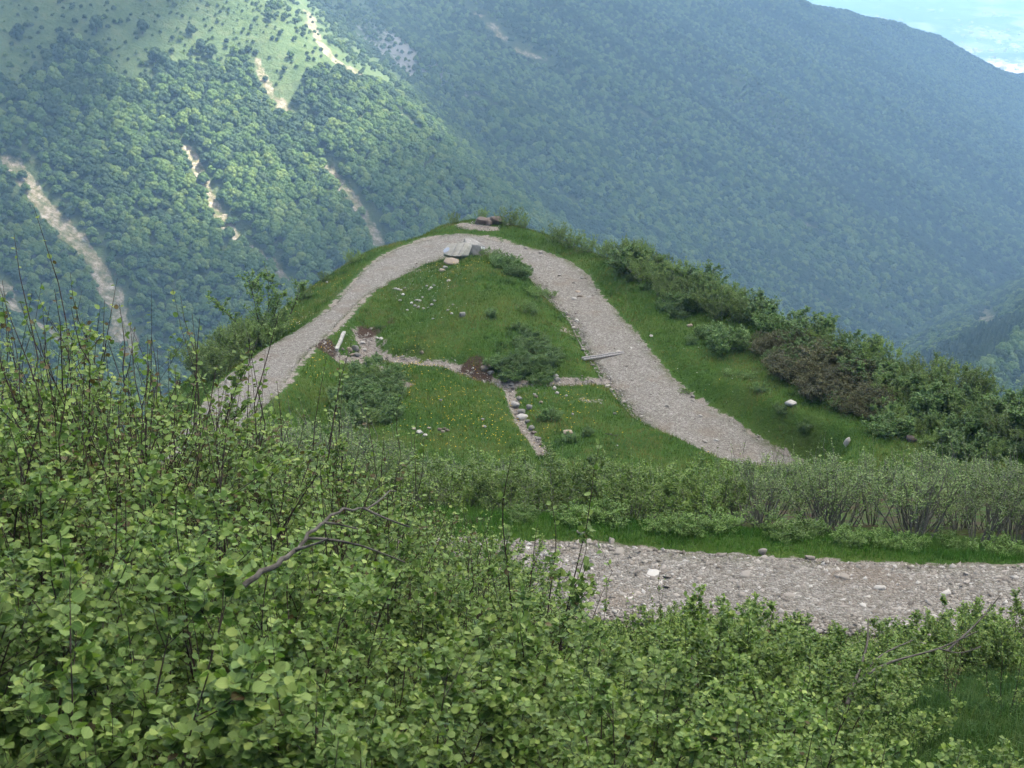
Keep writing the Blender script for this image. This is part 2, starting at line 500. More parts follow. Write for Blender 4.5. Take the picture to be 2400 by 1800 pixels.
# hidden link between the near stretch and the hairpin's left arm
link_c = np.array([(-4.6, 21.6, -11.0), (-7.6, 25.0, -12.1), (-9.8, 30.0, -13.6), (-10.2, 36.0, -15.4), (-9.9, 42.5, -17.3)])
link_w = 1.3
edgesA, edgesB = [], []
for a, c in zip(near_L, near_R):
    edgesA.append(c); edgesB.append(a)              # A = left of walking direction (walking leftwards: near side), B = right
for i, c in enumerate(link_c):
    d = link_c[min(i + 1, len(link_c) - 1)] - link_c[max(i - 1, 0)]
    d = d[:2] / np.linalg.norm(d[:2])
    nrm = np.array([-d[1], d[0], 0])
    edgesA.append(c + nrm * link_w); edgesB.append(c - nrm * link_w)
for a, c in zip(hair_L, hair_R):
    edgesA.append(a); edgesB.append(c)
edgesA = np.array(edgesA); edgesB = np.array(edgesB)
def densify(P, n):
    k = np.linspace(0, len(P) - 1, n)
    # Catmull-Rom
    i = np.clip(np.floor(k).astype(int), 0, len(P) - 2); t = (k - i)[:, None]
    p0 = P[np.clip(i - 1, 0, None)]; p1 = P[i]; p2 = P[i + 1]; p3 = P[np.clip(i + 2, None, len(P) - 1)]
    return 0.5 * ((2 * p1) + (-p0 + p2) * t + (2 * p0 - 5 * p1 + 4 * p2 - p3) * t ** 2 + (-p0 + 3 * p1 - 3 * p2 + p3) * t ** 3)
NSEG = 420
eA = densify(edgesA, NSEG); eB = densify(edgesB, NSEG)
cen = 0.5 * (eA + eB)
tang = np.gradient(cen[:, :2], axis=0); tang = tang / np.linalg.norm(tang, axis=1, keepdims=True)
ch_ = (eA - eB)[:, :2]
hw = 0.5 * np.abs(ch_[:, 0] * tang[:, 1] - ch_[:, 1] * tang[:, 0])
hw = np.clip(np.convolve(np.pad(hw, 6, mode='edge'), np.ones(13) / 13, 'valid'), 0.7, 3.0)
kz = np.ones(9) / 9
cz = np.convolve(np.pad(cen[:, 2], 4, mode='edge'), kz, 'valid')
cen[:, 2] = cz
def track_dist(x, y):
    """distance beyond the track's edge (negative on it) and the track's height there"""
    x = np.asarray(x, float).ravel(); y = np.asarray(y, float).ravel()
    best = np.full(x.shape, 1e9); bz = np.zeros(x.shape)
    for i in range(0, NSEG - 1, 3):
        j = min(i + 3, NSEG - 1)
        a = cen[i]; d = cen[j] - a
        L2 = d[0] ** 2 + d[1] ** 2 + 1e-9
        t = np.clip(((x - a[0]) * d[0] + (y - a[1]) * d[1]) / L2, 0, 1)
        dist = np.hypot(x - a[0] - t * d[0], y - a[1] - t * d[1]) - (hw[i] + t * (hw[j] - hw[i]))
        mset = dist < best
        best = np.where(mset, dist, best)
        bz = np.where(mset, a[2] + t * d[2], bz)
    return best, bz

EDGE_PX = [(540, 826), (637, 772), (702, 714), (753, 667), (825, 620), (898, 578), (1006, 549), (1050, 529), (1115, 514), (1180, 522), (1260, 546), (1330, 572),
           (1440, 612), (1560, 655), (1700, 712), (1850, 778), (2000, 840), (2150, 895), (2300, 955), (2400, 995)]
edge_pts = [tuple(at_z(p[0], p[1], ZS)[:2]) for p in EDGE_PX]
HILL_POLY = np.array([(-13.5, 46), ] + edge_pts + [(26, 44), (45, 38), (120, 30), (400, -60), (400, -200), (-400, -200), (-400, -20), (-60, 24), (-22, 36)])
def poly_sd(x, y, poly):
    x = np.asarray(x, float).ravel(); y = np.asarray(y, float).ravel()
    best = np.full(x.shape, 1e18); inside = np.zeros(x.shape, bool)
    n = len(poly)
    for i in range(n):
        ax, ay = poly[i]; bx, by = poly[(i + 1) % n]
        dx, dy = bx - ax, by - ay
        t = np.clip(((x - ax) * dx + (y - ay) * dy) / (dx * dx + dy * dy + 1e-12), 0, 1)
        best = np.minimum(best, (x - ax - t * dx) ** 2 + (y - ay - t * dy) ** 2)
        c = ((ay > y) != (by > y)) & (x < (bx - ax) * (y - ay) / (by - ay + 1e-12) + ax)
        inside ^= c
    d = np.sqrt(best)
    return np.where(inside, -d, d)
def px_poly(pts, z=ZS):
    return np.array([at_z(p[0], p[1], z)[:2] for p in pts])

# ditch and bare paths crossing the pasture
PATHS = [([(731, 823), (790, 828), (830, 822), (862, 806), (905, 822), (970, 836), (1068, 848), (1130, 868), (1190, 880), (1300, 872), (1400, 866)], 0.56, 0.45),
         ([(850, 775), (866, 800)], 0.55, 0.15),
         ([(845, 838), (905, 862), (945, 898)], 0.35, 0.1),
         ([(1190, 884), (1205, 936), (1224, 980), (1256, 1022), (1275, 1060)], 0.26, 0.3),
         ([(1092, 532), (1150, 538)], 0.7, 0.0)]
paths_w = [(np.array([at_z(p[0], p[1], ZS)[:2] for p in pts]), w, dep) for pts, w, dep in PATHS]
def line_dist(x, y, P):
    x = np.asarray(x, float).ravel(); y = np.asarray(y, float).ravel()
    best = np.full(x.shape, 1e9)
    for a, c in zip(P[:-1], P[1:]):
        d = c - a
        t = np.clip(((x - a[0]) * d[0] + (y - a[1]) * d[1]) / (d @ d + 1e-9), 0, 1)
        best = np.minimum(best, np.hypot(x - a[0] - t * d[0], y - a[1] - t * d[1]))
    return best
PROF_Y = [-120, -20, -3, 0, 2.2, 5, 9, 13, 16.6, 20.8, 23, 26, 33, 40, 44, 50, 60, 90, 300]
PROF_Z = [60, 12, -0.9, -1.65, -2.6, -4.1, -6.0, -8.0, -9.9, -10.1, -10.9, -12.6, -15.8, -18.6, -19.4, -19.7, -19.7, -19.5, -19.5]
MOUND = at_z(1120, 700, ZS); MOUND2 = at_z(1090, 610, ZS)
BANK = np.array([at_z(p[0], p[1], ZS)[:2] for p in [(1500, 650), (1750, 745), (1950, 845), (2150, 925), (2400, 1010)]])
def H_near(x, y):
    shp = np.shape(x)
    x = np.asarray(x, float).ravel(); y = np.asarray(y, float).ravel()
    yy = y + 0.10 * np.clip(x, -40, 40) * np.clip(1 - np.abs(y - 18) / 20, 0, 1)
    z = np.interp(yy, PROF_Y, PROF_Z)
    z = z + 0.25 * fbm(x / 4.0, y / 4.0, 3, 4) + 0.06 * fbm(x / 0.7, y / 0.7, 11, 3)
    g = np.exp(-(((x - MOUND[0]) / 3.2) ** 2 + ((y - MOUND[1]) / 6.0) ** 2))
    z = z + 1.2 * g
    bk = line_dist(x, y, BANK)
    z = z + 0.7 * np.exp(-(bk / 2.2) ** 2)
    for P, w, dep in paths_w:
        dd = line_dist(x, y, P)
        z = z - dep * np.exp(-(dd / (w * 1.3)) ** 2)
    td, tz = track_dist(x, y)
    k = np.clip(1 - (td - 0.05) / 1.1, 0, 1); k = k * k * (3 - 2 * k)
    z = z * (1 - k) + (tz - 0.03) * k
    sd = poly_sd(x, y, HILL_POLY)
    d = np.clip(sd + 0.6, 0, None)
    z = z - np.where(d < 2.2, 0.19 * d * d, 0.92 + 0.83 * (d - 2.2)) * 1.0
    return z.reshape(shp)

# near hillside mesh
xs = np.arange(-34, 42.01, 0.28); ys = np.arange(-6, 102.01, 0.28)
X, Y = np.meshgrid(xs, ys)
Z = H_near(X, Y)
nx, ny = len(xs), len(ys)
idx = np.arange(nx * ny).reshape(ny, nx)
quad = np.stack([idx[:-1, :-1], idx[:-1, 1:], idx[1:, 1:], idx[1:, :-1]], -1).reshape(-1, 4)
xf, yf = X.ravel(), Y.ravel()
td, _ = track_dist(xf, yf)
bare = np.clip(1 - td / 0.30, 0, 1) * 0.66
for P, w, dep in paths_w:
    bare = np.maximum(bare, np.clip(1.35 - line_dist(xf, yf, P) / w, 0, 1) * 0.9)
for c, r, s in [((880, 800), 0.9, 0.6), ((985, 640), 1.0, 0.55), ((1330, 770), 1.0, 0.42), ((1660, 960), 1.2, 0.45), ((1352, 745), 1.0, 0.5), ((1590, 900), 1.2, 0.5), ((960, 898), 0.3, 0.8), ((930, 895), 0.5, 0.9), ((1300, 905), 1.5, 0.35), ((1395, 930), 1.2, 0.45)]:
    q = at_z(c[0], c[1], ZS)
    bare = np.maximum(bare, s * np.exp(-((xf - q[0]) ** 2 + (yf - q[1]) ** 2) / r ** 2))
soil = np.zeros_like(bare)
for c, r, s in [((765, 826), 0.55, 1.0), ((1110, 850), 0.6, 1.1), ((1135, 860), 0.5, 1.0), ((855, 775), 0.55, 0.9), ((880, 772), 0.5, 0.8), ((915, 757), 0.4, 0.7), ((1075, 858), 0.5, 0.6), ((740, 824), 0.4, 0.9)]:
    q = at_z(c[0], c[1], ZS)
    soil = np.maximum(soil, s * np.exp(-((xf - q[0]) ** 2 + ((yf - q[1]) / 2.0) ** 2) / r ** 2))
under = (yf < 16.5) | ((yf > 21.5) & (yf < 42))
soil = np.maximum(soil, 0.55 * under * np.clip(1 - np.exp(-((xf - 6.5) ** 2 + (yf - 10) ** 2) / 8.0), 0, 1))
link('hillside', new_mesh('hillside', np.stack([xf, yf, Z.ravel()], -1), quad=quad, mat=M['turf'], smooth=True, attrs={'bare': bare, 'soil': soil}), kind='structure')

# quick look-ups on that grid for everything scattered later
_H_exact, _T_exact = H_near, track_dist
_TD = np.minimum(td, 50.0).reshape(ny, nx); _TZ = _T_exact(xf, yf)[1].reshape(ny, nx)
def _bil(G, x, y):
    u = np.clip((x - xs[0]) / 0.28, 0, nx - 1.001); v = np.clip((y - ys[0]) / 0.28, 0, ny - 1.001)
    i = u.astype(int); j = v.astype(int); fu = u - i; fv = v - j
    return (G[j, i] * (1 - fu) + G[j, i + 1] * fu) * (1 - fv) + (G[j + 1, i] * (1 - fu) + G[j + 1, i + 1] * fu) * fv
def H_near(x, y):
    return _bil(Z, np.asarray(x, float), np.asarray(y, float))
def track_dist(x, y):
    x = np.asarray(x, float).ravel(); y = np.asarray(y, float).ravel()
    return _bil(_TD, x, y), _bil(_TZ, x, y)

# the gravel track: a strip that dips under the turf along a ragged edge
NL = 15
lat = np.linspace(-1.10, 1.10, NL)
dirv = (eB - eA) / 2
P = cen[:, None, :] + dirv[:, None, :] * lat[None, :, None]
px_, py_ = P[..., 0], P[..., 1]
rag = 0.06 * fbm(px_ / 0.5, py_ / 0.5, 21, 3) + 0.05 * fbm(px_ / 1.6, py_ / 1.6, 22, 2)
zt = H_near(px_, py_)
off = 0.055 * (1 - np.abs(lat) ** 6)[None, :] - 0.03 + rag * (np.abs(lat) ** 3)[None, :] + 0.012 * fbm(px_ / 0.35, py_ / 0.35, 25, 2)
P[..., 2] = zt + off + 0.03
ii = np.arange(NSEG * NL).reshape(NSEG, NL)
tq = np.stack([ii[:-1, :-1], ii[:-1, 1:], ii[1:, 1:], ii[1:, :-1]], -1).reshape(-1, 4)
track = link('gravel_track', new_mesh('gravel_track', P.reshape(-1, 3), quad=tq, mat=M['gravel'], smooth=True,
             attrs={'edge': np.tile(np.clip((np.abs(lat) - 0.72) / 0.3, 0, 1), NSEG)}), kind='structure')

# ------------------------------------------------------------------ the far mountain, valley and the hill at right
A0 = np.array([-166.0, 980.0])
cra = at_y(2440, 735, 720.0); crb = at_y(2235, 880, 560.0)
ridge_a = np.array([586.0, 2646.0]); ridge_b = np.array([1200.0, 3087.0])
def smax(a, b_, k):
    h = np.clip(0.5 + 0.5 * (a - b_) / k, 0, 1)
    return b_ + (a - b_) * h + k * h * (1 - h)
def smin(a, b_, k): return -smax(-a, -b_, k)
GUL = []          # filled after the plain surface exists: (plan polyline, width, depth)
def F_far(x, y):
    shp = np.shape(x)
    x = np.asarray(x, float).ravel(); y = np.asarray(y, float).ravel()
    a1 = -669 - 0.30 * x + 0.55 * y
    a2 = -80 - 0.80 * (x + 166) - 0.077 * (y - 980)
    ua = (0.55 * x + 0.30 * y) / 0.6265; va = (0.30 * x - 0.55 * y) / 0.6265
    a1 = a1 + 13 * fbm(ua / 95 + 0.3, va / 420, 41, 3) + 5 * (0.5 - np.abs(fbm(ua / 45, va / 500, 44, 2)))
    A = smin(a1, a2 + 8 * fbm(x / 80, y / 80, 45, 3), 26)
    ub = (0.2 * x + 0.489 * y) / 0.528; vb = (0.489 * x - 0.2 * y) / 0.528
    B = -460 - 0.489 * x + 0.2 * y
    B = B + 85 * (0.42 - np.abs(fbm(ub / 230 + 0.15 * fbm(vb / 300, ub / 300, 52, 2), vb / 1500, 47, 2))) + 15 * fbm(ub / 70, vb / 260, 49, 3) - 18
    rd = ridge_b - ridge_a; rl = np.linalg.norm(rd); rd = rd / rl
    tt = (x - ridge_a[0]) * rd[0] + (y - ridge_a[1]) * rd[1]
    pp = -(x - ridge_a[0]) * rd[1] + (y - ridge_a[1]) * rd[0]
    B2 = -272 - 213 / rl * tt - 0.62 * pp + 10 * fbm(tt / 130, pp / 400, 55, 3)
    B = smin(B, B2, 18)
    z = smax(A, B, 14)
    z = smin(z, np.full_like(z, 130.0), 60)
    # spur of our own side, low at the right edge of the frame
    cd = crb - cra; cl = np.linalg.norm(cd[:2]); cu = cd[:2] / cl
    t = (x - cra[0]) * cu[0] + (y - cra[1]) * cu[1]
    q = -(x - cra[0]) * cu[1] + (y - cra[1]) * cu[0]
    R = cra[2] + cd[2] / cl * t - 0.62 * np.abs(q) + 5 * fbm(x / 40, y / 40, 61, 3)
    z = np.maximum(z, R - 6)
    for P, w, dep in GUL:
        z = z - dep * np.exp(-(line_dist(x, y, P) / w) ** 2)
    return z.reshape(shp)
def far_at(px, py):
    return ground_hit(px, py, F_far, 350, 4200, 500)
GULLY_PX = [([(20, 371), (62, 400), (81, 443), (149, 520), (212, 583), (244, 642), (271, 705), (289, 752), (300, 812)], 6.5, 5, 0.9),
            ([(440, 335), (455, 370), (490, 430), (503, 470), (525, 505), (560, 533)], 3.9, 5, 0.9),
            ([(560, 533), (600, 575), (646, 606), (669, 646)], 3.4, 5, 0.8),
            ([(755, 380), (800, 420), (832, 457), (860, 500), (881, 529), (893, 570)], 4.0, 5, 0.9),
            ([(723, 20), (742, 80), (777, 126), (815, 158), (859, 172), (930, 215), (985, 267)], 4.8, 3, 0.85),
            ([(606, 136), (628, 203), (669, 250)], 4.6, 3, 0.7),
            ([(1060, 285), (1124, 325), (1171, 380), (1239, 441), (1293, 502)], 6.0, 7, 0.8),
            ([(1103, 10), (1160, 60), (1205, 102), (1286, 142)], 6.0, 4, 0.7),
            ([(930, 250), (1000, 325), (1030, 345)], 4.5, 3, 0.8),
            ([(70, 745), (160, 800)], 6.0, 2, 0.8), ([(0, 660), (30, 720)], 7.0, 2, 0.8),
            ([(1850, 500), (1920, 545)], 4.0, 1, 0.6), ([(1480, 255), (1545, 285)], 4.5, 1, 0.5), ([(2300, 725), (2335, 770)], 9.0, 2, 0.5),
            ([(1700, 180), (1730, 200)], 4, 1, 0.5), ([(1320, 460), (1345, 475)], 5, 1, 0.6), ([(1120, 230), (1150, 245)], 5, 1, 0.5)]
gl = []
for pts, w, dep, s in GULLY_PX:
    Q = [far_at(*p) for p in pts]
    Q = [q[:2] for q in Q if q is not None]
    if len(Q) > 1:
        gl.append((np.array(Q), w, dep, s))
GUL.extend([(P, w * 2.2, dep) for P, w, dep, s in gl])

def H_wide(x, y):
    x = np.asarray(x, float); y = np.asarray(y, float)
    near = -19.6 - 0.80 * np.clip(np.hypot(np.clip(np.abs(x) - 14, 0, None), np.clip(y - 70, 0, None)), 0, None) - 3
    return np.maximum(near, F_far(x, y))
az = np.radians(np.linspace(-27, 27, 420))
rd = np.geomspace(112, 4300, 560)
AZ, RD = np.meshgrid(az, rd)
Xm, Ym = RD * np.sin(AZ), RD * np.cos(AZ)
Zm = H_wide(Xm, Ym)
# meadow outlines (photo points carried onto the slope)
def far_poly(pts):
    Q = []
    for p in pts:
        h = far_at(*p)
        if h is not None: Q.append(h[:2])
    return np.array(Q)
MEADOW = far_poly([(-160, 330), (0, 300), (60, 262), (150, 200), (185, 150), (245, 192), (330, 225), (372, 165), (430, 190), (500, 190), (560, 168), (600, 130), (640, 40), (660, -100), (300, -190), (-160, -190)])
SUNNY = far_poly([(660, -100), (645, 40), (600, 135), (640, 215), (690, 235), (760, 160), (860, 195), (940, 210), (975, 130), (900, 60), (820, -100)])
xmf, ymf = Xm.ravel(), Ym.ravel()
meadow = np.clip(0.5 - poly_sd(xmf, ymf, MEADOW) / 30, 0, 1)
meadow = np.maximum(meadow, np.clip(0.5 - poly_sd(xmf, ymf, SUNNY) / 20, 0, 1))
scree = np.zeros_like(meadow)
for P_, w, dep, s in gl:
    ww = w * (0.15 + 0.8 * vnoise(xmf / 14, ymf / 14, 77) + 0.7 * vnoise(xmf / 5, ymf / 5, 78))
    scree = np.maximum(scree, s * np.clip(1.45 - line_dist(xmf, ymf, P_) / ww, 0, 1))
rock = 0.55 * np.clip((fbm(xmf / 60, ymf / 60, 71, 3) - 0.15) * 2, 0, 1)
q = far_at(975, 130)
rock = np.maximum(rock, 0.85 * np.exp(-((xmf - q[0]) ** 2 + (ymf - q[1]) ** 2) / 70 ** 2))
im = np.arange(Xm.size).reshape(Xm.shape)
mq = np.stack([im[:-1, :-1], im[:-1, 1:], im[1:, 1:], im[1:, :-1]], -1).reshape(-1, 4)
link('mountain', new_mesh('mountain', np.stack([xmf, ymf, Zm.ravel()], -1), quad=mq, mat=M['mountain'], smooth=True,
     attrs={'meadow': meadow, 'scree': scree, 'rock': rock}), kind='structure')

# main valley far below, beyond the ridge
vx = np.linspace(-5200, 9000, 150); vy = np.linspace(3600, 13600, 150)
VX, VY = np.meshgrid(vx, vy)
VZ = -730 + 60 * fbm(VX / 900, VY / 900, 81, 4) + np.clip((VY - 8200) * 0.20, 0, 900) * 1.0 + np.clip((3300 - VX) * 0.02, -60, 60)
VZ = np.minimum(VZ, 120)
iv = np.arange(VX.size).reshape(VX.shape)
vq = np.stack([iv[:-1, :-1], iv[:-1, 1:], iv[1:, 1:], iv[1:, :-1]], -1).reshape(-1, 4)
vxf, vyf = VX.ravel(), VY.ravel()
def H_val(x, y):
    x = np.asarray(x, float); y = np.asarray(y, float)
    return -730 + 60 * fbm(x / 900, y / 900, 81, 4) + np.clip((y - 8200) * 0.20, 0, 900) + np.clip((3300 - x) * 0.02, -60, 60)
def val_at(px, py): return ground_hit(px, py, H_val, 3600, 15000, 400)
urban = np.zeros_like(vxf)
TOWN = [((2330, 165), 330, 1.0), ((2250, 118), 200, 0.8), ((2395, 110), 250, 0.6), ((2300, 75), 200, 0.55), ((2050, 45), 140, 0.45), ((2115, 78), 120, 0.6), ((2390, 190), 220, 1.0), ((2180, 28), 160, 0.35), ((2330, 35), 90, 0.7)]
for c, r, s in TOWN:
    qv = val_at(*c)
    if qv is not None:
        urban = np.maximum(urban, s * np.exp(-((vxf - qv[0]) ** 2 + ((vyf - qv[1]) / 1.8) ** 2) / r ** 2))
link('valley', new_mesh('valley', np.stack([vxf, vyf, VZ.ravel()], -1), quad=vq, mat=M['valley'], smooth=True, attrs={'urban': urban}), kind='structure')

# ------------------------------------------------------------------ clouds (out of frame, above): shade the near spur and most of the slope
CZ = 1900.0
lit = []
for (p, r, s) in [((720, 25), 75, 1.2), ((760, 90), 80, 1.2), ((820, 150), 78, 1.2), ((890, 205), 64, 1.1), ((960, 255), 50, 1.0), ((660, 150), 66, 1.1), ((640, 215), 45, 0.7), ((460, 300), 50, 1.05), ((500, 350), 62, 1.05), ((590, 320), 66, 1.0), ((430, 400), 34, 0.6), ((700, 280), 62, 0.85), ((820, 260), 50, 0.7), ((80, 450), 30, 0.5), ((170, 560), 26, 0.45), ((1010, 320), 34, 0.5), ((400, 330), 40, 0.5), ((560, 390), 48, 0.55), ((680, 340), 50, 0.6), ((800, 310), 45, 0.5), ((880, 290), 45, 0.6), ((620, 20), 45, 0.6), ((560, 120), 40, 0.45)]:
    g = far_at(*p)
    if g is not None:
        lit.append((g + SDIR * ((CZ - g[2]) / SDIR[2]), r, s))
g_far = np.array([1400.0, 4300.0, -650.0])
far_edge = (g_far + SDIR * ((CZ - g_far[2]) / SDIR[2]))[1]
sh = SDIR[:2] * (CZ + 150) / SDIR[2]
cxs = np.linspace(-2600 + sh[0], 3600 + sh[0], 150); cys = np.linspace(-1900 + sh[1], far_edge, 150)
CX, CY = np.meshgrid(cxs, cys)
gx, gy = CX, CY
cover = np.ones_like(CX)
hole = np.zeros_like(CX)
for c, r, s in lit:
    hole = np.maximum(hole, s * np.exp(-(((CX - c[0]) ** 2 + (CY - c[1]) ** 2) / (r * 1.08) ** 2)))
edge = np.minimum.reduce([(CX - cxs[0]) / 500, (cxs[-1] - CX) / 500, (CY - cys[0]) / 500, (cys[-1] - CY) / 500])
thick = np.clip(edge * 1.5, 0, 1) * (1 - np.clip(hole * 1.6, 0, 1))
lump = fbm(CX / 420, CY / 420, 91, 4)
top = CZ + 4 + thick * (34 + 22 * lump); bot = CZ - thick * (22 + 14 * lump)
n0 = CX.size
ic = np.arange(n0).reshape(CX.shape)
cq = np.stack([ic[:-1, :-1], ic[:-1, 1:], ic[1:, 1:], ic[1:, :-1]], -1).reshape(-1, 4)
cv = np.concatenate([np.stack([CX.ravel(), CY.ravel(), top.ravel()], -1), np.stack([CX.ravel(), CY.ravel(), bot.ravel()], -1)])
m, nt, out = mat_new('cloud'); b = NB(nt)
tr = b.n('ShaderNodeBsdfTranslucent'); tr.inputs['Color'].default_value = (0.80, 0.785, 0.755, 1)
df = b.n('ShaderNodeBsdfDiffuse'); df.inputs['Color'].default_value = (0.84, 0.83, 0.82, 1)
tp = b.n('ShaderNodeBsdfTransparent')
m1 = b.n('ShaderNodeMixShader'); m1.inputs[0].default_value = 0.25
b.l(tr.outputs[0], m1.inputs[1]); b.l(df.outputs[0], m1.inputs[2])
m2 = b.n('ShaderNodeMixShader')
b.l(b.math('MULTIPLY', b.smooth(b.attr('thick'), 0.0, 0.9), 0.84), m2.inputs[0])
b.l(tp.outputs[0], m2.inputs[1]); b.l(m1.outputs[0], m2.inputs[2])
b.l(m2.outputs[0], out.inputs['Surface'])
M['cloud'] = m
link('clouds', new_mesh('clouds', cv, quad=np.concatenate([cq, cq[:, ::-1] + n0]), mat=m, smooth=True, attrs={'thick': np.concatenate([thick.ravel()] * 2)}), kind='stuff',
     label='broken grey cloud cover above the slopes', cat='clouds')

# ------------------------------------------------------------------ plant builders
def unit(v): return v / (np.linalg.norm(v, axis=-1, keepdims=True) + 1e-9)
def tubes(polys, sides=3):
    """list of (points (k,3), r0, r1) -> verts, quads"""
    V, Q = [], []
    off = 0
    ang = np.arange(sides) * 2 * math.pi / sides
    for pts, r0, r1 in polys:
        k = len(pts)
        d = unit(np.gradient(pts, axis=0))
        ref = np.array([0.31, 0.17, 0.93]); ref2 = np.array([0.9, 0.3, 0.1])
        a = np.cross(d, np.where(np.abs(d @ ref)[:, None] > 0.92, ref2, ref)); a = unit(a)
        c = np.cross(d, a)
        r = np.linspace(r0, r1, k)[:, None, None]
        ring = pts[:, None, :] + r * (np.cos(ang)[None, :, None] * a[:, None, :] + np.sin(ang)[None, :, None] * c[:, None, :])
        V.append(ring.reshape(-1, 3))
        i = off + np.arange(k * sides).reshape(k, sides)
        j = np.roll(i, -1, axis=1)
        Q.append(np.stack([i[:-1], j[:-1], j[1:], i[1:]], -1).reshape(-1, 4))
        off += k * sides
    return np.concatenate(V), np.concatenate(Q)

# leaf templates: (x across, y along, z fold)
LEAF_FULL = dict(
    v=np.array([(0, 0, 0), (0, .3, -.03), (0, .62, -.03), (0, 1.0, -.06),
                (-.20, .10, .03), (-.40, .33, .08), (-.41, .58, .07), (-.24, .84, .0),
                (.20, .10, .03), (.40, .33, .08), (.41, .58, .07), (.24, .84, .0)], float),
    t=np.array([(0, 1, 4), (1, 5, 4), (1, 2, 5), (2, 6, 5), (2, 7, 6), (2, 3, 7), (0, 8, 1), (1, 8, 9), (1, 9, 2), (2, 9, 10), (2, 10, 11), (2, 11, 3)]))
LEAF_MID = dict(
    v=np.array([(0, 0, 0), (0, .5, -.03), (0, 1.0, -.05), (-.36, .45, .07), (.36, .45, .07)], float),
    t=np.array([(0, 1, 3), (1, 2, 3), (0, 4, 1), (1, 4, 2)]))
LEAF_SIMPLE = dict(v=np.array([(0, 0, 0), (-.34, .5, .05), (0, 1, 0), (.34, .5, .05)], float), t=np.array([(0, 2, 1), (0, 3, 2)]))

def leaves_mesh(name, pos, axis, L, tpl, mat, rg, upness=1.0, young=None, brown=None):
    n = len(pos)
    up = unit(np.array([0, 0, 1.0])[None] * upness + rg.normal(0, 0.55, (n, 3)))
    ax = unit(axis - 0.55 * up * np.sum(axis * up, -1, keepdims=True) + 1e-4)
    sx = unit(np.cross(ax, up)); nz = np.cross(sx, ax)
    tv = tpl['v']; k = len(tv)
    Lr = L[:, None, None]
    V = pos[:, None, :] + Lr * (tv[None, :, 0:1] * sx[:, None, :] + tv[None, :, 1:2] * ax[:, None, :] + tv[None, :, 2:3] * nz[:, None, :])
    T = (tpl['t'][None] + (np.arange(n) * k)[:, None, None]).reshape(-1, 3)
    att = {'young': np.repeat(young if young is not None else np.zeros(n), k), 'brown': np.repeat(brown if brown is not None else np.zeros(n), k)}
    me = new_mesh(name, V.reshape(-1, 3), tri=T, mat=mat, smooth=True, attrs=att)
    if tpl is LEAF_FULL:
        uvl = me.uv_layers.new(name='UVMap')
        uv = np.tile(tv[:, :2], (n, 1))[T.ravel()]
        uvl.data.foreach_set('uv', uv.astype(np.float32).ravel())
    return me

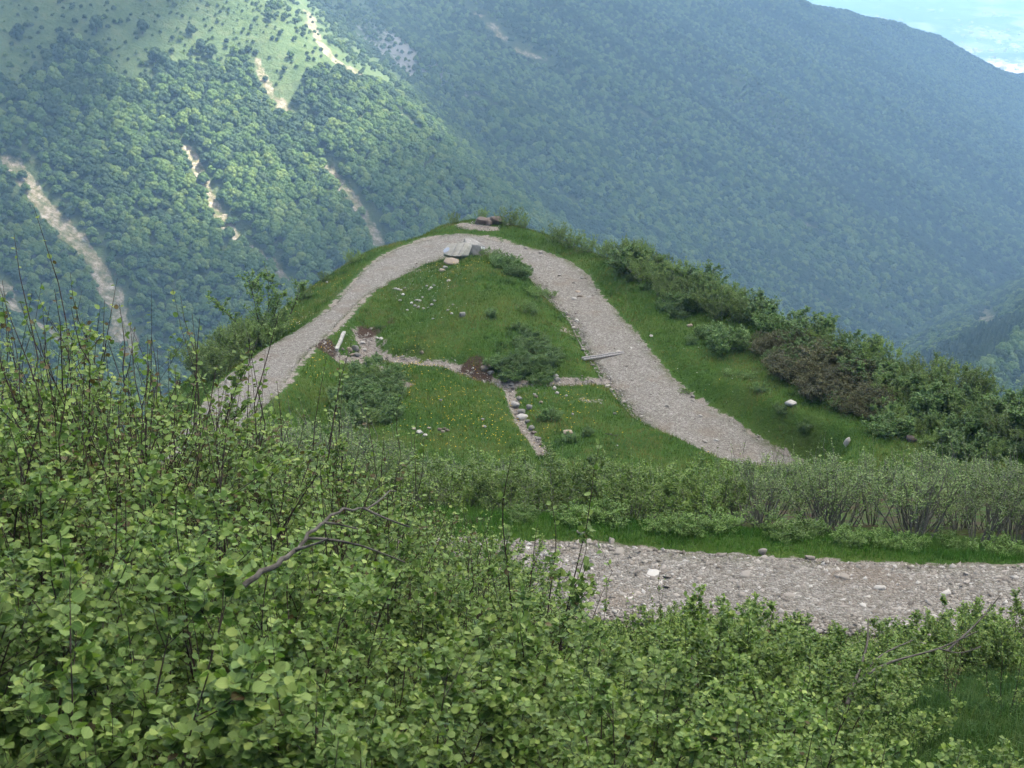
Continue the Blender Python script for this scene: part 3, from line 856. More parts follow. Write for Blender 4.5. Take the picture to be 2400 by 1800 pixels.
def make_shrub(key, seed, h, r, nst, nbr, leaf, tpl, lmat, bmat, base_bare=0.15, upright=0.6, lpb=9, twigs=3, lpt=6, leaf_var=0.28, spike=0.0, stem_r=0.016, young_top=0.35, brown_p=0.006, upness=1.0):
    rg = np.random.default_rng(seed)
    polys = []; lp, la, ly = [], [], []
    def path(p0, d0, L, k, bend, wob):
        d0 = d0 / np.linalg.norm(d0)
        pts = [p0]; d = d0.copy()
        for _ in range(k - 1):
            d = d + np.array([0, 0, bend]) + rg.normal(0, wob, 3)
            d /= np.linalg.norm(d)
            pts.append(pts[-1] + d * L / (k - 1))
        return np.array(pts)
    def along(pts, t):
        f = np.clip(t, 0, 0.9999) * (len(pts) - 1); i = f.astype(int); w = (f - i)[:, None]
        return pts[i] * (1 - w) + pts[i + 1] * w, unit(pts[i + 1] - pts[i])
    def put(pts, n, t0, t1, yv=0.0):
        t = rg.uniform(t0, t1, n)
        p, d = along(pts, t)
        side = unit(rg.normal(0, 1, (n, 3)) * np.array([1, 1, 0.45]))
        a = unit(side + 0.55 * d)
        lp.append(p + a * 0.006); la.append(a)
        ly.append(np.clip(yv * (t - 0.55) * 2.2 + rg.normal(0, 0.08, n), 0, 1))
    for s in range(nst):
        ang = rg.uniform(0, 2 * math.pi); rad = r * rg.uniform(0.0, 1.0) ** 0.6
        base = np.array([math.cos(ang), math.sin(ang), 0]) * rad * 0.3 + np.array([0, 0, -0.12])
        hh = h * rg.uniform(0.72, 1.0) * (1 - 0.22 * (rad / r) ** 2)
        tip = np.array([math.cos(ang) * rad, math.sin(ang) * rad, hh])
        L = np.linalg.norm(tip - base) * 1.04
        d0 = (tip - base) + np.array([math.cos(ang), math.sin(ang), 0]) * rad * 0.5
        st = path(base, d0, L, 8, 0.07 * rad / r, 0.07)
        sr = stem_r * rg.uniform(0.6, 1.15)
        polys.append((st, sr, sr * 0.22))
        put(st, int(lpb * 0.8), 0.72, 1.0, young_top)
        if spike > 0 and rg.uniform() < spike:
            sp = path(st[-1], np.array([rg.normal(0, .2), rg.normal(0, .2), 1]), h * rg.uniform(.14, .32), 4, .05, .08)
            polys.append((sp, sr * .35, sr * .12)); put(sp, int(lpb * 1.1), 0.15, 1.0, young_top)
        for bq in range(nbr):
            t = rg.uniform(max(base_bare, 0.12), 0.95)
            p, d = along(st, np.array([t])); p = p[0]; d = d[0]
            a2 = rg.uniform(0, 2 * math.pi)
            od = np.array([math.cos(a2), math.sin(a2), 0.0])
            outb = np.array([p[0], p[1], 0.0]); outb = outb / (np.linalg.norm(outb) + 1e-6)
            dd = od + 0.5 * outb + np.array([0, 0, upright]) + 0.3 * d
            bl = r * rg.uniform(0.28, 0.62) * (1.1 - 0.55 * t)
            br = path(p, dd, bl, 4, 0.10, 0.10)
            polys.append((br, sr * (1 - .6 * t) * .5, sr * .13))
            put(br, lpb, 0.2, 1.0, young_top * 0.8)
            for w in range(twigs):
                tp, td_ = along(br, np.array([rg.uniform(.25, .95)])); tp = tp[0]
                tw = path(tp, td_[0] + rg.normal(0, .8, 3) + np.array([0, 0, .35]), bl * rg.uniform(.25, .5), 3, .06, .12)
                polys.append((tw, sr * .16, sr * .08))
                put(tw, lpt, 0.15, 1.0, young_top)
    pos = np.concatenate(lp); axv = np.concatenate(la); yv = np.concatenate(ly)
    n = len(pos)
    Ls = leaf * np.clip(rg.normal(1.0, leaf_var, n), 0.5, 1.35) * (1 - 0.25 * yv)
    brown = (rg.uniform(0, 1, n) < brown_p).astype(float)
    V, Q = tubes(polys)
    return dict(h=h, r=r, wood=new_mesh(key + '_branches', V, quad=Q, mat=bmat, smooth=True),
                leaf=leaves_mesh(key + '_foliage', pos, axv, Ls, tpl, lmat, rg, upness, yv, brown))

def plant(name, proto, loc, label, cat, group=None, rz=0.0, scale=1.0, tilt=(0, 0), fol='foliage'):
    e = empty(name, tuple(loc), label, cat, group, rz, scale, tilt)
    link('branches', proto['wood'], e)
    link(fol, proto['leaf'], e, kind='stuff')
    return e

def rz(): return float(rng.uniform(0, 6.283))

PROTO = {}
# near alder thicket, three height classes
for i in range(3):
    PROTO['nl', i] = make_shrub('alder_low', 100 + i, 1.0, 0.78, 15, 10, 0.034, LEAF_FULL, M['leaf_near'], M['bark_dark'], lpb=15, twigs=4, lpt=9, stem_r=0.009, spike=0.3)
    PROTO['nm', i] = make_shrub('alder_medium', 110 + i, 1.7, 0.95, 15, 13, 0.033, LEAF_FULL, M['leaf_near'], M['bark_dark'], lpb=13, twigs=4, lpt=9, stem_r=0.012, spike=0.35)
    PROTO['nt', i] = make_shrub('alder_tall', 120 + i, 2.5, 1.05, 14, 16, 0.033, LEAF_FULL, M['leaf_near'], M['bark_dark'], lpb=12, twigs=4, lpt=7, stem_r=0.014, spike=0.5, brown_p=0.03, young_top=0.45)
    PROTO['ns', i] = make_shrub('alder_sparse', 125 + i, 2.5, 1.05, 11, 13, 0.036, LEAF_FULL, M['leaf_near'], M['bark_dark'], base_bare=0.2, lpb=7, twigs=3, lpt=4, stem_r=0.014, spike=0.7, brown_p=0.10, young_top=0.3)
    PROTO['mid', i] = make_shrub('willow', 130 + i, 2.1, 0.95, 13, 11, 0.050, LEAF_MID, M['leaf_mid'], M['bark_grey'], base_bare=0.42, lpb=7, twigs=3, lpt=4, stem_r=0.024, spike=0.4, upright=0.9)
    PROTO['edge', i] = make_shrub('edge_bush', 140 + i, 1.5, 0.95, 16, 9, 0.056, LEAF_SIMPLE, M['leaf_edge'], M['bark_grey'], base_bare=0.12, lpb=12, twigs=3, lpt=8, stem_r=0.014, spike=0.6, upright=1.3, upness=0.6)
    PROTO['blue', i] = make_shrub('round_bush', 150 + i, 1.0, 0.85, 14, 9, 0.066, LEAF_SIMPLE, M['leaf_blue'], M['bark_dark'], base_bare=0.08, lpb=15, twigs=4, lpt=9, stem_r=0.012, spike=0.15, upright=0.5)
    PROTO['rho', i] = make_shrub('rhododendron', 160 + i, 0.8, 0.9, 18, 9, 0.045, LEAF_SIMPLE, M['leaf_rhodo'], M['bark_dark'], base_bare=0.1, lpb=14, twigs=4, lpt=8, stem_r=0.01, upright=0.8)
    PROTO['low', i] = make_shrub('low_bush', 170 + i, 0.42, 0.6, 16, 8, 0.04, LEAF_MID, M['leaf_low'], M['bark_dark'], base_bare=0.08, lpb=8, twigs=3, lpt=5, stem_r=0.006, upright=0.5)
PROTO['tw', 0] = make_shrub('shoot', 180, 2.4, 0.42, 5, 12, 0.034, LEAF_FULL, M['leaf_near'], M['bark_dark'], base_bare=0.2, lpb=8, twigs=3, lpt=4, stem_r=0.013, spike=1.0, upright=1.2, brown_p=0.25, young_top=0.5)
PROTO['tw', 1] = make_shrub('shoot', 181, 2.4, 0.38, 4, 12, 0.036, LEAF_FULL, M['leaf_near'], M['bark_dark'], base_bare=0.25, lpb=7, twigs=3, lpt=3, stem_r=0.014, spike=1.0, upright=1.1, brown_p=0.4, young_top=0.5)
PROTO['tw', 2] = make_shrub('shoot', 182, 2.0, 0.55, 4, 11, 0.042, LEAF_FULL, M['leaf_near'], M['bark_dark'], base_bare=0.15, lpb=7, twigs=3, lpt=4, stem_r=0.014, spike=1.0, upright=0.8, brown_p=0.04)
PROTO['rowan', 0] = make_shrub('rowan', 190, 2.5, 1.25, 6, 13, 0.085, LEAF_SIMPLE, M['leaf_tree'], M['bark_dark'], base_bare=0.3, lpb=11, twigs=4, lpt=8, stem_r=0.035, upright=0.5, spike=0.2)

def near_hit(px, py, t0=2.0, t1=140.0):
    q = ground_hit(px, py, H_near, t0, t1, 500)
    if q is None or q[2] < ZS - 2.5:          # just past the rim: take the rim's own level
        q = at_z(px, py, ZS)
        q[2] = H_near(q[0:1], q[1:2])[0]
    return q
def gz(x, y): return float(H_near(np.array([x]), np.array([y]))[0])

# ------------------------------------------------------------------ near thicket below the viewpoint
TOP1 = np.array([(-300, 760), (0, 730), (100, 715), (200, 745), (330, 775), (420, 850), (500, 925), (560, 960), (640, 985), (720, 990), (800, 1030), (900, 1090), (1000, 1140), (1060, 1180), (1130, 1235), (1200, 1335), (1250, 1425), (1325, 1450),
                 (1400, 1455), (1550, 1450), (1650, 1410), (1750, 1430), (1850, 1440), (2000, 1465), (2100, 1520), (2200, 1555), (2800, 1555)], float)
TOP2 = np.array([(-300, 1560), (0, 1560), (600, 1620), (1200, 1660), (1700, 1730), (2000, 1800), (2400, 1900), (2800, 1950)], float)
CLEAR = np.array([near_hit(*p)[:2] for p in [(2080, 1640), (2200, 1600), (2420, 1590), (2600, 1600), (2600, 1798), (2300, 1798), (2180, 1750)]])
placed = []
cells = {}
def far_enough(x, y, rmin):
    for (a, c) in placed:
        if (a - x) ** 2 + (c - y) ** 2 < rmin * rmin:
            return False
    return True
cand = []
for k in range(5200):
    y = rng.uniform(3.7, 17.0); x = rng.uniform(-0.46 * y - 1.0, 0.52 * y + 1.2)
    cand.append((x, y))
n_th = 0
ca = np.array(cand)
ctd, _ = track_dist(ca[:, 0], ca[:, 1]); cgz = H_near(ca[:, 0], ca[:, 1]); csd = poly_sd(ca[:, 0], ca[:, 1], CLEAR)
for (x, y), td1, g, sd1 in zip(cand, ctd, cgz, csd):
    if td1 < 0.45 or sd1 < 0.35:
        continue
    if not far_enough(x, y, 0.62 + 0.022 * y):
        continue
    pxl, pyl, f = project(np.array([x, y, g + 1.0]))
    top = np.interp(pxl, TOP1[:, 0], TOP1[:, 1])
    w_ = np.clip((y - 3.2) / 5.6, 0, 1)
    top2 = np.interp(pxl, TOP2[:, 0], TOP2[:, 1])
    if w_ < 1:
        top = max(top, top2 + (top - top2) * w_ ** 0.85)
    d = ray(pxl, top)
    ztop = d[2] / d[1] * y
    hh = (ztop - g) * rng.uniform(0.86, 1.0)
    cap = 3.5 if pxl < 520 else (2.7 if x < 0 else 2.1)
    if pxl > 1930 and y < 8.2 and sd1 > 0: hh = min(hh, (ray(pxl, 1775)[2] / ray(pxl, 1775)[1] * y - g))
    hh = min(hh, cap * rng.uniform(0.82, 1.0))
    if hh < 0.42:
        continue
    if hh < 1.25: kk, h0 = 'nl', 1.0
    elif hh < 2.0: kk, h0 = 'nm', 1.7
    else: kk, h0 = 'nt', 2.5
    placed.append((x, y))
    if y > 7.0 and pxl < 1100 and hh > 1.4 and rng.uniform() < 0.6: kk, h0 = 'ns', 2.5
    pr = PROTO[kk, int(rng.integers(3))]
    s = hh / (h0 * (0.95 if pxl < 760 else 1.12))
    if pxl < 700 and y > 6: lab, gr = 'tall leafy green alder shrub in the thicket rising along the left edge', 'tall alder shrubs at the left'
    elif pxl > 1250 and y > 7.5: lab, gr = 'green alder shrub with thin dark stems along the lower edge of the near gravel track', 'alder shrubs below the near track'
    else:
        _q, bpy_, _w = project(np.array([x, y, g + hh]))
        where = ('in the bottom left corner of the near thicket' if pxl < 550 and bpy_ > 1400 else 'left of the dead branch in the near thicket' if pxl < 560 else 'around the dead branch in the near thicket' if pxl < 960 and bpy_ < 1420 else
                 'at the bottom below the dead branch' if pxl < 960 else 'at the left end of the near track' if bpy_ < 1450 else 'at the bottom middle of the near thicket' if pxl < 1600 else 'at the lower right beside the grassy clearing')
        lab, gr = 'broad-leaved green alder shrub ' + where, 'alder shrubs in the near thicket'
    plant('alder_shrub', pr, (x, y, g), lab, 'shrub', gr, rz(), s, (rng.normal(0, .06), rng.normal(0, .06)))
    n_th += 1
print('thicket shrubs', n_th)

# sparse shoots standing above the thicket (tip px, base distance y)
SHOOTS = [((95, 640), 9.0, 1), ((160, 610), 9.5, 0), ((195, 640), 9.2, 1), ((305, 640), 9.0, 0), ((355, 612), 9.4, 1), ((20, 640), 8.6, 1), ((445, 790), 10.5, 0), ((60, 690), 8.2, 0), ((250, 700), 9.8, 0),
          ((400, 760), 10.2, 1), ((540, 880), 11.0, 0), ((640, 900), 11.5, 1), ((780, 835), 10.4, 1), ((1225, 935), 8.0, 2), ((1270, 1090), 8.6, 2), ((880, 1000), 11.5, 0), ((1405, 1310), 11.3, 2), ((1470, 1350), 12.0, 1), ((1555, 1310), 11.7, 0),
          ((2255, 1345), 10.8, 1), ((2390, 1420), 10.0, 2), ((1835, 1410), 11.8, 2), ((2030, 1430), 11.0, 0), ((0, 500), 7.4, 1), ((130, 665), 9.4, 0), ((280, 690), 8.9, 0), ((385, 730), 9.3, 0), ((470, 830), 10.2, 0), ((10, 690), 9.2, 0), ((500, 850), 10.6, 0), ((600, 905), 11.2, 0), ((680, 930), 11.6, 0)]
SHOOT_LAB = ['slender brown-leaved shoot rising above the thicket near the left edge', 'tall thin leafy shoot standing against the hazy forest at left', 'bare-stemmed shoot with reddish leaf tufts above the left thicket', 'thin shoot just left of the tallest shoot above the left thicket',
             'tallest thin shoot standing clear of the left thicket', 'ragged shoot at the extreme left above the thicket', 'leafy shoot beside the lower end of the left track arm', 'dark thin shoot deep in the left thicket', 'sparse shoot between taller shoots in the left thicket',
             'short leafy shoot sloping down from the left thicket', 'thin shoot crossing in front of the left track arm', 'forked shoot in front of the buttercup bank', 'long bent shoot reaching up to the weathered timber', 'tall leafy alder shoot standing in front of the stone-lined ditch',
             'leafy alder shoot at the left end of the near track', 'thin shoot in front of the grey-green scrub slope', 'small forked alder with grey stem standing before the near track', 'thin upright shoot beside the forked alder at the near track', 'slim leafy shoots against the near track gravel',
             'thin shoots at the right side of the near track', 'leafy twig reaching in at the right edge over the near track', 'bushy alder top overlapping the middle of the near track', 'slim alder shoot overlapping the near track right of centre', 'dark twig tip poking in at the left edge over the far forest'] + ['leafy thin-stemmed shoot among the crowded shoots at the left edge'] * 20
for (tip, y, v), lab in zip(SHOOTS, SHOOT_LAB):
    p = at_y(tip[0], tip[1], y)
    g = gz(p[0], y)
    pr = PROTO['tw', v]
    s = min((p[2] - g) / (pr['h'] * 1.22), 1.9)
    plant('alder_shoot', pr, (p[0], y, g), lab, 'shrub', 'shoots above the thicket', rz(), (s * 0.9, s * 0.9, s))

# dead branch lying over the thicket
def branch(name, pxs, ys, r0, r1, sides=6):
    pts = np.array([at_y(p[0], p[1], y) for p, y in zip(pxs, ys)])
    return densify(pts, len(pts) * 4), r0, r1
br = empty('dead_branch', tuple(at_y(575, 1368, 4.7)), 'thick bare grey dead branch lying slanted over the thicket', 'branch')
o0 = np.array(br.location)
main = branch('m', [(572, 1370), (640, 1325), (690, 1290), (730, 1245), (790, 1205), (850, 1190), (930, 1150)], [4.7, 4.8, 4.9, 5.0, 5.15, 5.3, 5.6], 0.022, 0.005)
V, Q = tubes([(main[0] - o0 + rng.normal(0, .006, main[0].shape), 0.0125, 0.003)], 7)
link('bough', new_mesh('bough', V, quad=Q, mat=M['wood_dead'], smooth=True), br)
for k, (pp, yy, r0) in enumerate([([(715, 1262), (770, 1264), (850, 1280), (950, 1318)], [4.97, 5.0, 5.0, 5.05], 0.007), ([(690, 1290), (740, 1275), (770, 1262)], [4.9, 4.85, 4.8], 0.007),
                                  ([(760, 1225), (790, 1228), (840, 1240)], [5.08, 5.05, 5.05], 0.006), ([(850, 1190), (905, 1215), (960, 1235)], [5.3, 5.25, 5.2], 0.006)]):
    t = branch('t', pp, yy, r0, 0.003)
    V, Q = tubes([(t[0] - o0, r0, 0.003)], 5)
    link('side_branch', new_mesh('side_branch', V, quad=Q, mat=M['wood_dead'], smooth=True), br)

# bare leaning stem at the lower right thicket
ls = empty('bare_alder', tuple(at_y(1990, 1640, 8.6)), 'bare leaning grey alder stems fanning out in front of the near track', 'shrub')
o0 = np.array(ls.location)
for pp, yy, r0 in [([(1985, 1650), (2010, 1600), (2080, 1555), (2200, 1520), (2290, 1480)], [8.6, 8.7, 8.9, 9.1, 9.2], 0.015), ([(2010, 1605), (2060, 1540), (2140, 1500)], [8.7, 8.8, 9.0], 0.010),
                   ([(2220, 1525), (2290, 1460), (2345, 1395)], [9.1, 9.4, 9.6], 0.009), ([(1995, 1620), (2030, 1520), (2035, 1450)], [8.6, 8.9, 9.1], 0.012), ([(2200, 1520), (2250, 1530), (2300, 1515)], [9.1, 9.1, 9.2], 0.006)]:
    t = branch('t', pp, yy, r0, 0.004)
    V, Q = tubes([(t[0] - o0, r0, 0.004)], 5)
    link('stem', new_mesh('stem', V, quad=Q, mat=M['wood_dead'], smooth=True), ls)

# ------------------------------------------------------------------ willow scrub behind the near track
TOPW = np.array([(-300, 1000), (500, 960), (700, 930), (850, 1000), (900, 1045), (1000, 1060), (1150, 1075), (1300, 1062), (1450, 1085), (1600, 1085), (1700, 1075), (1800, 1045), (1900, 1035), (2000, 1030), (2150, 1045), (2300, 1050), (2800, 1050)], float)
placed = []
cand = []
for k in range(9000):
    y = rng.uniform(20.0, 45.0); x = rng.uniform(-0.42 * y - 1, 0.52 * y + 1)
    cand.append((x, y))
cand.sort(key=lambda c: c[1] + rng.normal(0, 1.5))
ca = np.array(cand)
ctd, _ = track_dist(ca[:, 0], ca[:, 1]); cgz = H_near(ca[:, 0], ca[:, 1])
nw = 0
for (x, y), td1, g in zip(cand, ctd, cgz):
    if td1 < (1.75 if y < 26 else 0.6):
        continue
    if not far_enough(x, y, 0.80 if y < 27 else 1.0):
        continue
    pxl, pyl, f = project(np.array([x, y, g + 1.5]))
    bx, by, _f = project(np.array([x, y, g]))
    top = np.interp(pxl, TOPW[:, 0], TOPW[:, 1])
    d = ray(pxl, top)
    ztop = d[2] / d[1] * y
    if x < 1.0 and y > 30 and bx > 620:     # pasture and its edge stay low here
        ztop = min(ztop, g + 1.5)
    hh = min((ztop - g) * rng.uniform(0.88, 1.06), 2.6)
    if hh < 0.5 or (y > 42 and bx > 850):
        continue
    if pxl > 1250 and y > 25.2:
        continue
    _a, tpy, _b = project(np.array([x, y, g + hh]))
    if tpy > np.interp(pxl, TOP1[:, 0], TOP1[:, 1]) + 30 or pxl < 420 or pxl > 2950:
        continue
    placed.append((x, y))
    if hh < 1.3:
        pr = PROTO['edge', int(rng.integers(3))]; s = hh / 1.6
    else:
        pr = PROTO['mid', int(rng.integers(3))]; s = hh / 2.3
    if pxl < 1250: lab, gr = 'grey-green willow shrub in the scrub between the pasture and the near thicket', 'willow scrub below the pasture'
    else: lab, gr = 'willow shrub with bare grey stems in the row behind the near gravel track', 'willow shrubs behind the near track'
    plant('willow_shrub', pr, (x, y, g), lab, 'shrub', gr, rz(), s, (rng.normal(0, .07), rng.normal(0, .07)))
    nw += 1
print('willows', nw)
# low bilberry bushes along the far verge of the near track
k = 0
for i in range(len(near_L) - 1):
    a, c = near_L[i], near_L[i + 1]
    n = max(2, int(np.linalg.norm(c - a) / 0.42))
    for j in range(n):
        q = a + (c - a) * (j + rng.uniform(0, 1)) / n
        y = q[1] + rng.uniform(0.75, 1.3); x = q[0] + rng.normal(0, .1)
        pxl, _, _ = project(np.array([x, y, -9.9]))
        if pxl > 2850 or pxl < 1230: continue
        plant('bilberry_bush', PROTO['low', int(rng.integers(3))], (x, y, gz(x, y)), 'low bright green bilberry bush on the verge between the near track and the willows', 'bush', 'bilberry bushes on the verge', rz(), rng.uniform(0.5, 0.9))
for (px1, py1, s) in [(2080, 1620, 1.5), (2200, 1575, 1.9), (2300, 1560, 1.8), (2390, 1570, 2.0), (2150, 1600, 1.6), (2250, 1590, 1.5), (2350, 1590, 1.6)]:
    q = near_hit(px1, py1)
    plant('alder_shrub', PROTO['nl', int(rng.integers(3))], q, 'rounded green alder bush above the grassy clearing at lower right', 'shrub', 'bushes above the grassy clearing', rz(), s * 0.45)

# ------------------------------------------------------------------ bushes on the spur
def fill_poly(pts, protos, spacing, hrange, lab, cat, group, name, z=ZS, fol='foliage', maxn=200):
    P = px_poly(pts, z)
    lo, hi = P.min(0), P.max(0)
    got = []
    C = np.stack([rng.uniform(lo[0], hi[0], 1500), rng.uniform(lo[1], hi[1], 1500)], -1)
    ins = poly_sd(C[:, 0], C[:, 1], P) < 0
    tdx, _ = track_dist(C[:, 0], C[:, 1])
    for (x, y), i, t in zip(C, ins, tdx):
        if not i or t < 0.5 or any((a - x) ** 2 + (c - y) ** 2 < spacing ** 2 for a, c in got):
            continue
        got.append((x, y))
        pr = PROTO[protos[int(rng.integers(len(protos)))], int(rng.integers(3))]
        s = rng.uniform(*hrange) / pr['h']
        plant(name, pr, (x, y, gz(x, y) - 0.05), lab, cat, group, rz(), (s * rng.uniform(.9, 1.2), s * rng.uniform(.9, 1.2), s))
        if len(got) >= maxn: break
    return len(got)
n1 = fill_poly([(1440, 612), (1560, 660), (1700, 730), (1760, 775), (1680, 760), (1560, 715), (1462, 650)], ['edge', 'edge', 'blue'], 0.62, (0.7, 1.3), 'upright green bush in the bushy band along the right rim of the spur', 'bush', 'bushes along the right rim', 'rim_bush')
n2 = fill_poly([(1700, 730), (1860, 800), (2000, 865), (2150, 920), (2410, 1010), (2600, 1080), (2500, 1130), (2200, 1000), (2080, 950), (1980, 890), (1850, 810), (1740, 775)], ['edge', 'edge', 'blue'], 0.7, (0.75, 1.3), 'dense green bush on the right rim beyond the rhododendrons', 'bush', 'bushes beyond the rhododendrons', 'rim_bush')
n3 = fill_poly([(1770, 820), (1840, 812), (1930, 850), (2010, 900), (2070, 960), (2040, 985), (1950, 950), (1850, 895)], ['rho', 'rho', 'blue'], 0.6, (0.5, 0.85), 'dark brownish rhododendron bush on the slope right of the track', 'bush', 'dark rhododendron bushes', 'rhododendron_bush')
n4 = fill_poly([(2060, 970), (2160, 950), (2300, 1000), (2450, 1040), (2450, 1120), (2200, 1070), (2080, 1020)], ['blue', 'edge'], 0.8, (0.5, 0.95), 'leafy bush in the hollow below the rhododendrons', 'bush', 'bushes below the rhododendrons', 'leafy_bush')
n5 = fill_poly([(1165, 615), (1195, 625), (1235, 655), (1225, 690), (1175, 690), (1160, 640)], ['blue'], 0.5, (0.35, 0.65), 'bright green bush growing below the trail boulder on the mound', 'bush', 'bushes below the trail boulder', 'leafy_bush')
n6 = fill_poly([(1215, 785), (1275, 800), (1310, 835), (1290, 862), (1180, 872), (1150, 850), (1230, 830)], ['blue'], 0.45, (0.35, 0.6), 'dark green bush on the foot of the mound above the ditch', 'bush', 'bushes above the ditch', 'leafy_bush')
n7 = fill_poly([(840, 868), (930, 875), (945, 930), (925, 985), (840, 1000), (790, 960), (820, 900)], ['blue', 'blue', 'edge'], 0.55, (0.4, 0.75), 'leafy bush at the left corner of the lower pasture', 'bush', 'bushes at the pasture corner', 'leafy_bush')
n8 = fill_poly([(505, 835), (560, 800), (625, 768), (640, 790), (590, 830), (500, 890), (460, 880)], ['edge'], 0.65, (1.0, 1.5), 'rounded green bush beside the rowan outside the left track arm', 'bush', 'bushes beside the rowan', 'rim_bush')
print('spur bushes', n1, n2, n3, n4, n5, n6, n7, n8)
SINGLE = [((1064, 524), 'edge', 0.7, 'small green bush left of the brown boulder on the nose'), ((1130, 516), 'edge', 0.75, 'spiky green bush right behind the brown boulder'), ((1195, 528), 'edge', 1.2, 'tall spiky green bush right of the brown boulder on the nose'),
          ((1225, 535), 'edge', 0.8, 'low green bush trailing off from the tall nose bush'), ((1300, 566), 'edge', 1.15, 'leafy bush at the start of the right rim'), ((1335, 578), 'edge', 1.1, 'leafy bush with reddish leaves on the upper right rim'), ((1368, 590), 'edge', 1.1, 'bush beside a thin twig on the upper right rim'),
          ((1415, 602), 'edge', 0.95, 'isolated bush in the gap of the upper right rim'), ((1480, 660), 'blue', 0.5, 'small grey-green bush on the grass below the right rim'), ((1510, 678), 'blue', 0.45, 'second small grey-green bush on the grass below the right rim'),
          ((1555, 725), 'blue', 0.7, 'grey-green bush at the inner side of the rim band'), ((1590, 745), 'blue', 0.75, 'roundish bush left of the big grey bush'), ((1700, 825), 'blue', 1.55, 'big rounded grey-green bush on the grass right of the track'), ((1660, 790), 'blue', 0.9, 'bush leaning on the big grey-green bush'), ((1735, 815), 'blue', 1.1, 'bush at the right flank of the big grey-green bush'),
          ((1617, 805), 'blue', 0.55, 'small pale bush left below the big grey-green bush'), ((1780, 915), 'blue', 0.5, 'pale leafy plant on the grass left of the rhododendrons'), ((1712, 880), 'low', 0.3, 'flat pale plant on the grass beside the right track arm'), ((1828, 965), 'blue', 0.5, 'pale leafy plant beside the leaning white stone'),
          ((1885, 1010), 'blue', 0.6, 'small bush behind the willow tops right of the track'), ((1755, 885), 'low', 0.3, 'tuft of leaves on the green slope right of the track'), ((1151, 742), 'blue', 0.55, 'small pale green bush in the middle of the mound'), ((1240, 728), 'low', 0.4, 'low bush at the track side of the mound'), ((1255, 690), 'low', 0.4, 'low bush beside the inner track edge'),
          ((1283, 695), 'low', 0.35, 'tiny bush touching the inner edge of the right track arm'), ((1262, 905), 'blue', 0.75, 'dark bush in the ditch corner below the side path'), ((1283, 893), 'blue', 0.6, 'bush right of the ditch corner bush'), ((1290, 985), 'blue', 0.7, 'dark bush beside the stone-lined ditch'), ((880, 850), 'blue', 0.55, 'small bush on the side path below the timber'), ((717, 700), 'edge', 0.8, 'small bush hanging over the left rim'),
          ((760, 660), 'edge', 0.6, 'tiny bush on the left rim above a white stone'), ((828, 617), 'edge', 0.75, 'small dark bush high on the left rim'), ((1150, 600), 'low', 0.45, 'tuft of bush beside the painted boulder'), ((1335, 1035), 'blue', 0.5, 'small bush below the tilted slab in the lower pasture'), ((1375, 1020), 'blue', 0.45, 'tiny bush right of the tilted slab'), ((1605, 920), 'low', 0.2, 'tiny plant at the track edge'),
          ((2280, 930), 'edge', 1.2, 'upright bush near the right end of the rim')]
for (p, kk, hh, lab) in SINGLE:
    q = near_hit(*p)
    pr = PROTO[kk, int(rng.integers(3))]
    s = hh * (0.8 if kk == 'blue' else 1.0) / pr['h']
    plant('leafy_bush' if kk != 'edge' else 'rim_bush', pr, (q[0], q[1], q[2] - 0.04), lab, 'bush', None, rz(), s)
q = near_hit(625, 790)
plant('rowan_tree', PROTO['rowan', 0], (q[0], q[1], q[2] - 0.1), 'small airy rowan tree on the left rim against the forest', 'tree', None, 0.6, 1.3, fol='crown')

# ------------------------------------------------------------------ grass
def grass_patch(name, n, region, cond, length, width, mat, label, seg=1):
    x = rng.uniform(region[0], region[1], n); y = rng.uniform(region[2], region[3], n)
    keep = cond(x, y)
    x, y = x[keep], y[keep]
    z = H_near(x, y)
    n = len(x)
    a = rng.uniform(0, 2 * math.pi, n)
    L = length * np.clip(rng.normal(1, .35, n), .3, 2) * (0.7 + 0.6 * vnoise(x / 0.9, y / 0.9, 5))
    w = width * rng.uniform(.7, 1.3, n)
    lean = rng.uniform(.1, .9, n)
    dirx, diry = np.cos(a), np.sin(a)
    b0 = np.stack([x - diry * w, y + dirx * w, z - 0.01], -1); b1 = np.stack([x + diry * w, y - dirx * w, z - 0.01], -1)
    tip = np.stack([x + dirx * L * lean * .8, y + diry * L * lean * .8, z + L * (1 - .35 * lean)], -1)
    if seg == 1:
        V = np.stack([b0, b1, tip], 1).reshape(-1, 3)
        T = np.arange(3 * n).reshape(n, 3)
    else:
        mx = np.stack([x + dirx * L * lean * .25, y + diry * L * lean * .25, z + L * .6], -1)
        sd = np.stack([-diry * w * .7, dirx * w * .7, np.zeros(n)], -1)
        V = np.stack([b0, b1, mx - sd, mx + sd, tip], 1).reshape(-1, 3)
        k = (np.arange(n) * 5)[:, None]
        T = np.concatenate([k + np.array([[0, 1, 2]]), k + np.array([[0, 2, 3]]), k + np.array([[3, 2, 4]])])
    link(name, new_mesh(name, V, tri=T, mat=mat), kind='stuff', label=label, cat='grass')
    return n
def bare_at(x, y):
    t, _ = track_dist(x, y)
    bmsk = np.clip(1 - (t + 0.02) / 0.32, 0, 1)
    for P_, w, dep in paths_w:
        bmsk = np.maximum(bmsk, np.clip(1.3 - line_dist(x, y, P_) / w, 0, 1))
    return bmsk
def spur_cond(x, y):
    ok = poly_sd(x, y, HILL_POLY) < 2.0
    ok &= bare_at(x, y) < rng.uniform(0.05, 0.6, len(x))
    px_, py_, f = project(np.stack([x, y, np.full_like(x, ZS)], -1))
    return ok & (px_ > 380) & (px_ < 2500)
ng = grass_patch('grass', 420000, (-14, 22, 42, 88), spur_cond, 0.13, 0.010, M['grass'], 'short green pasture grass covering the hairpin spur')
sdl = lambda x, y: (poly_sd(x, y, CLEAR) < 0.9)
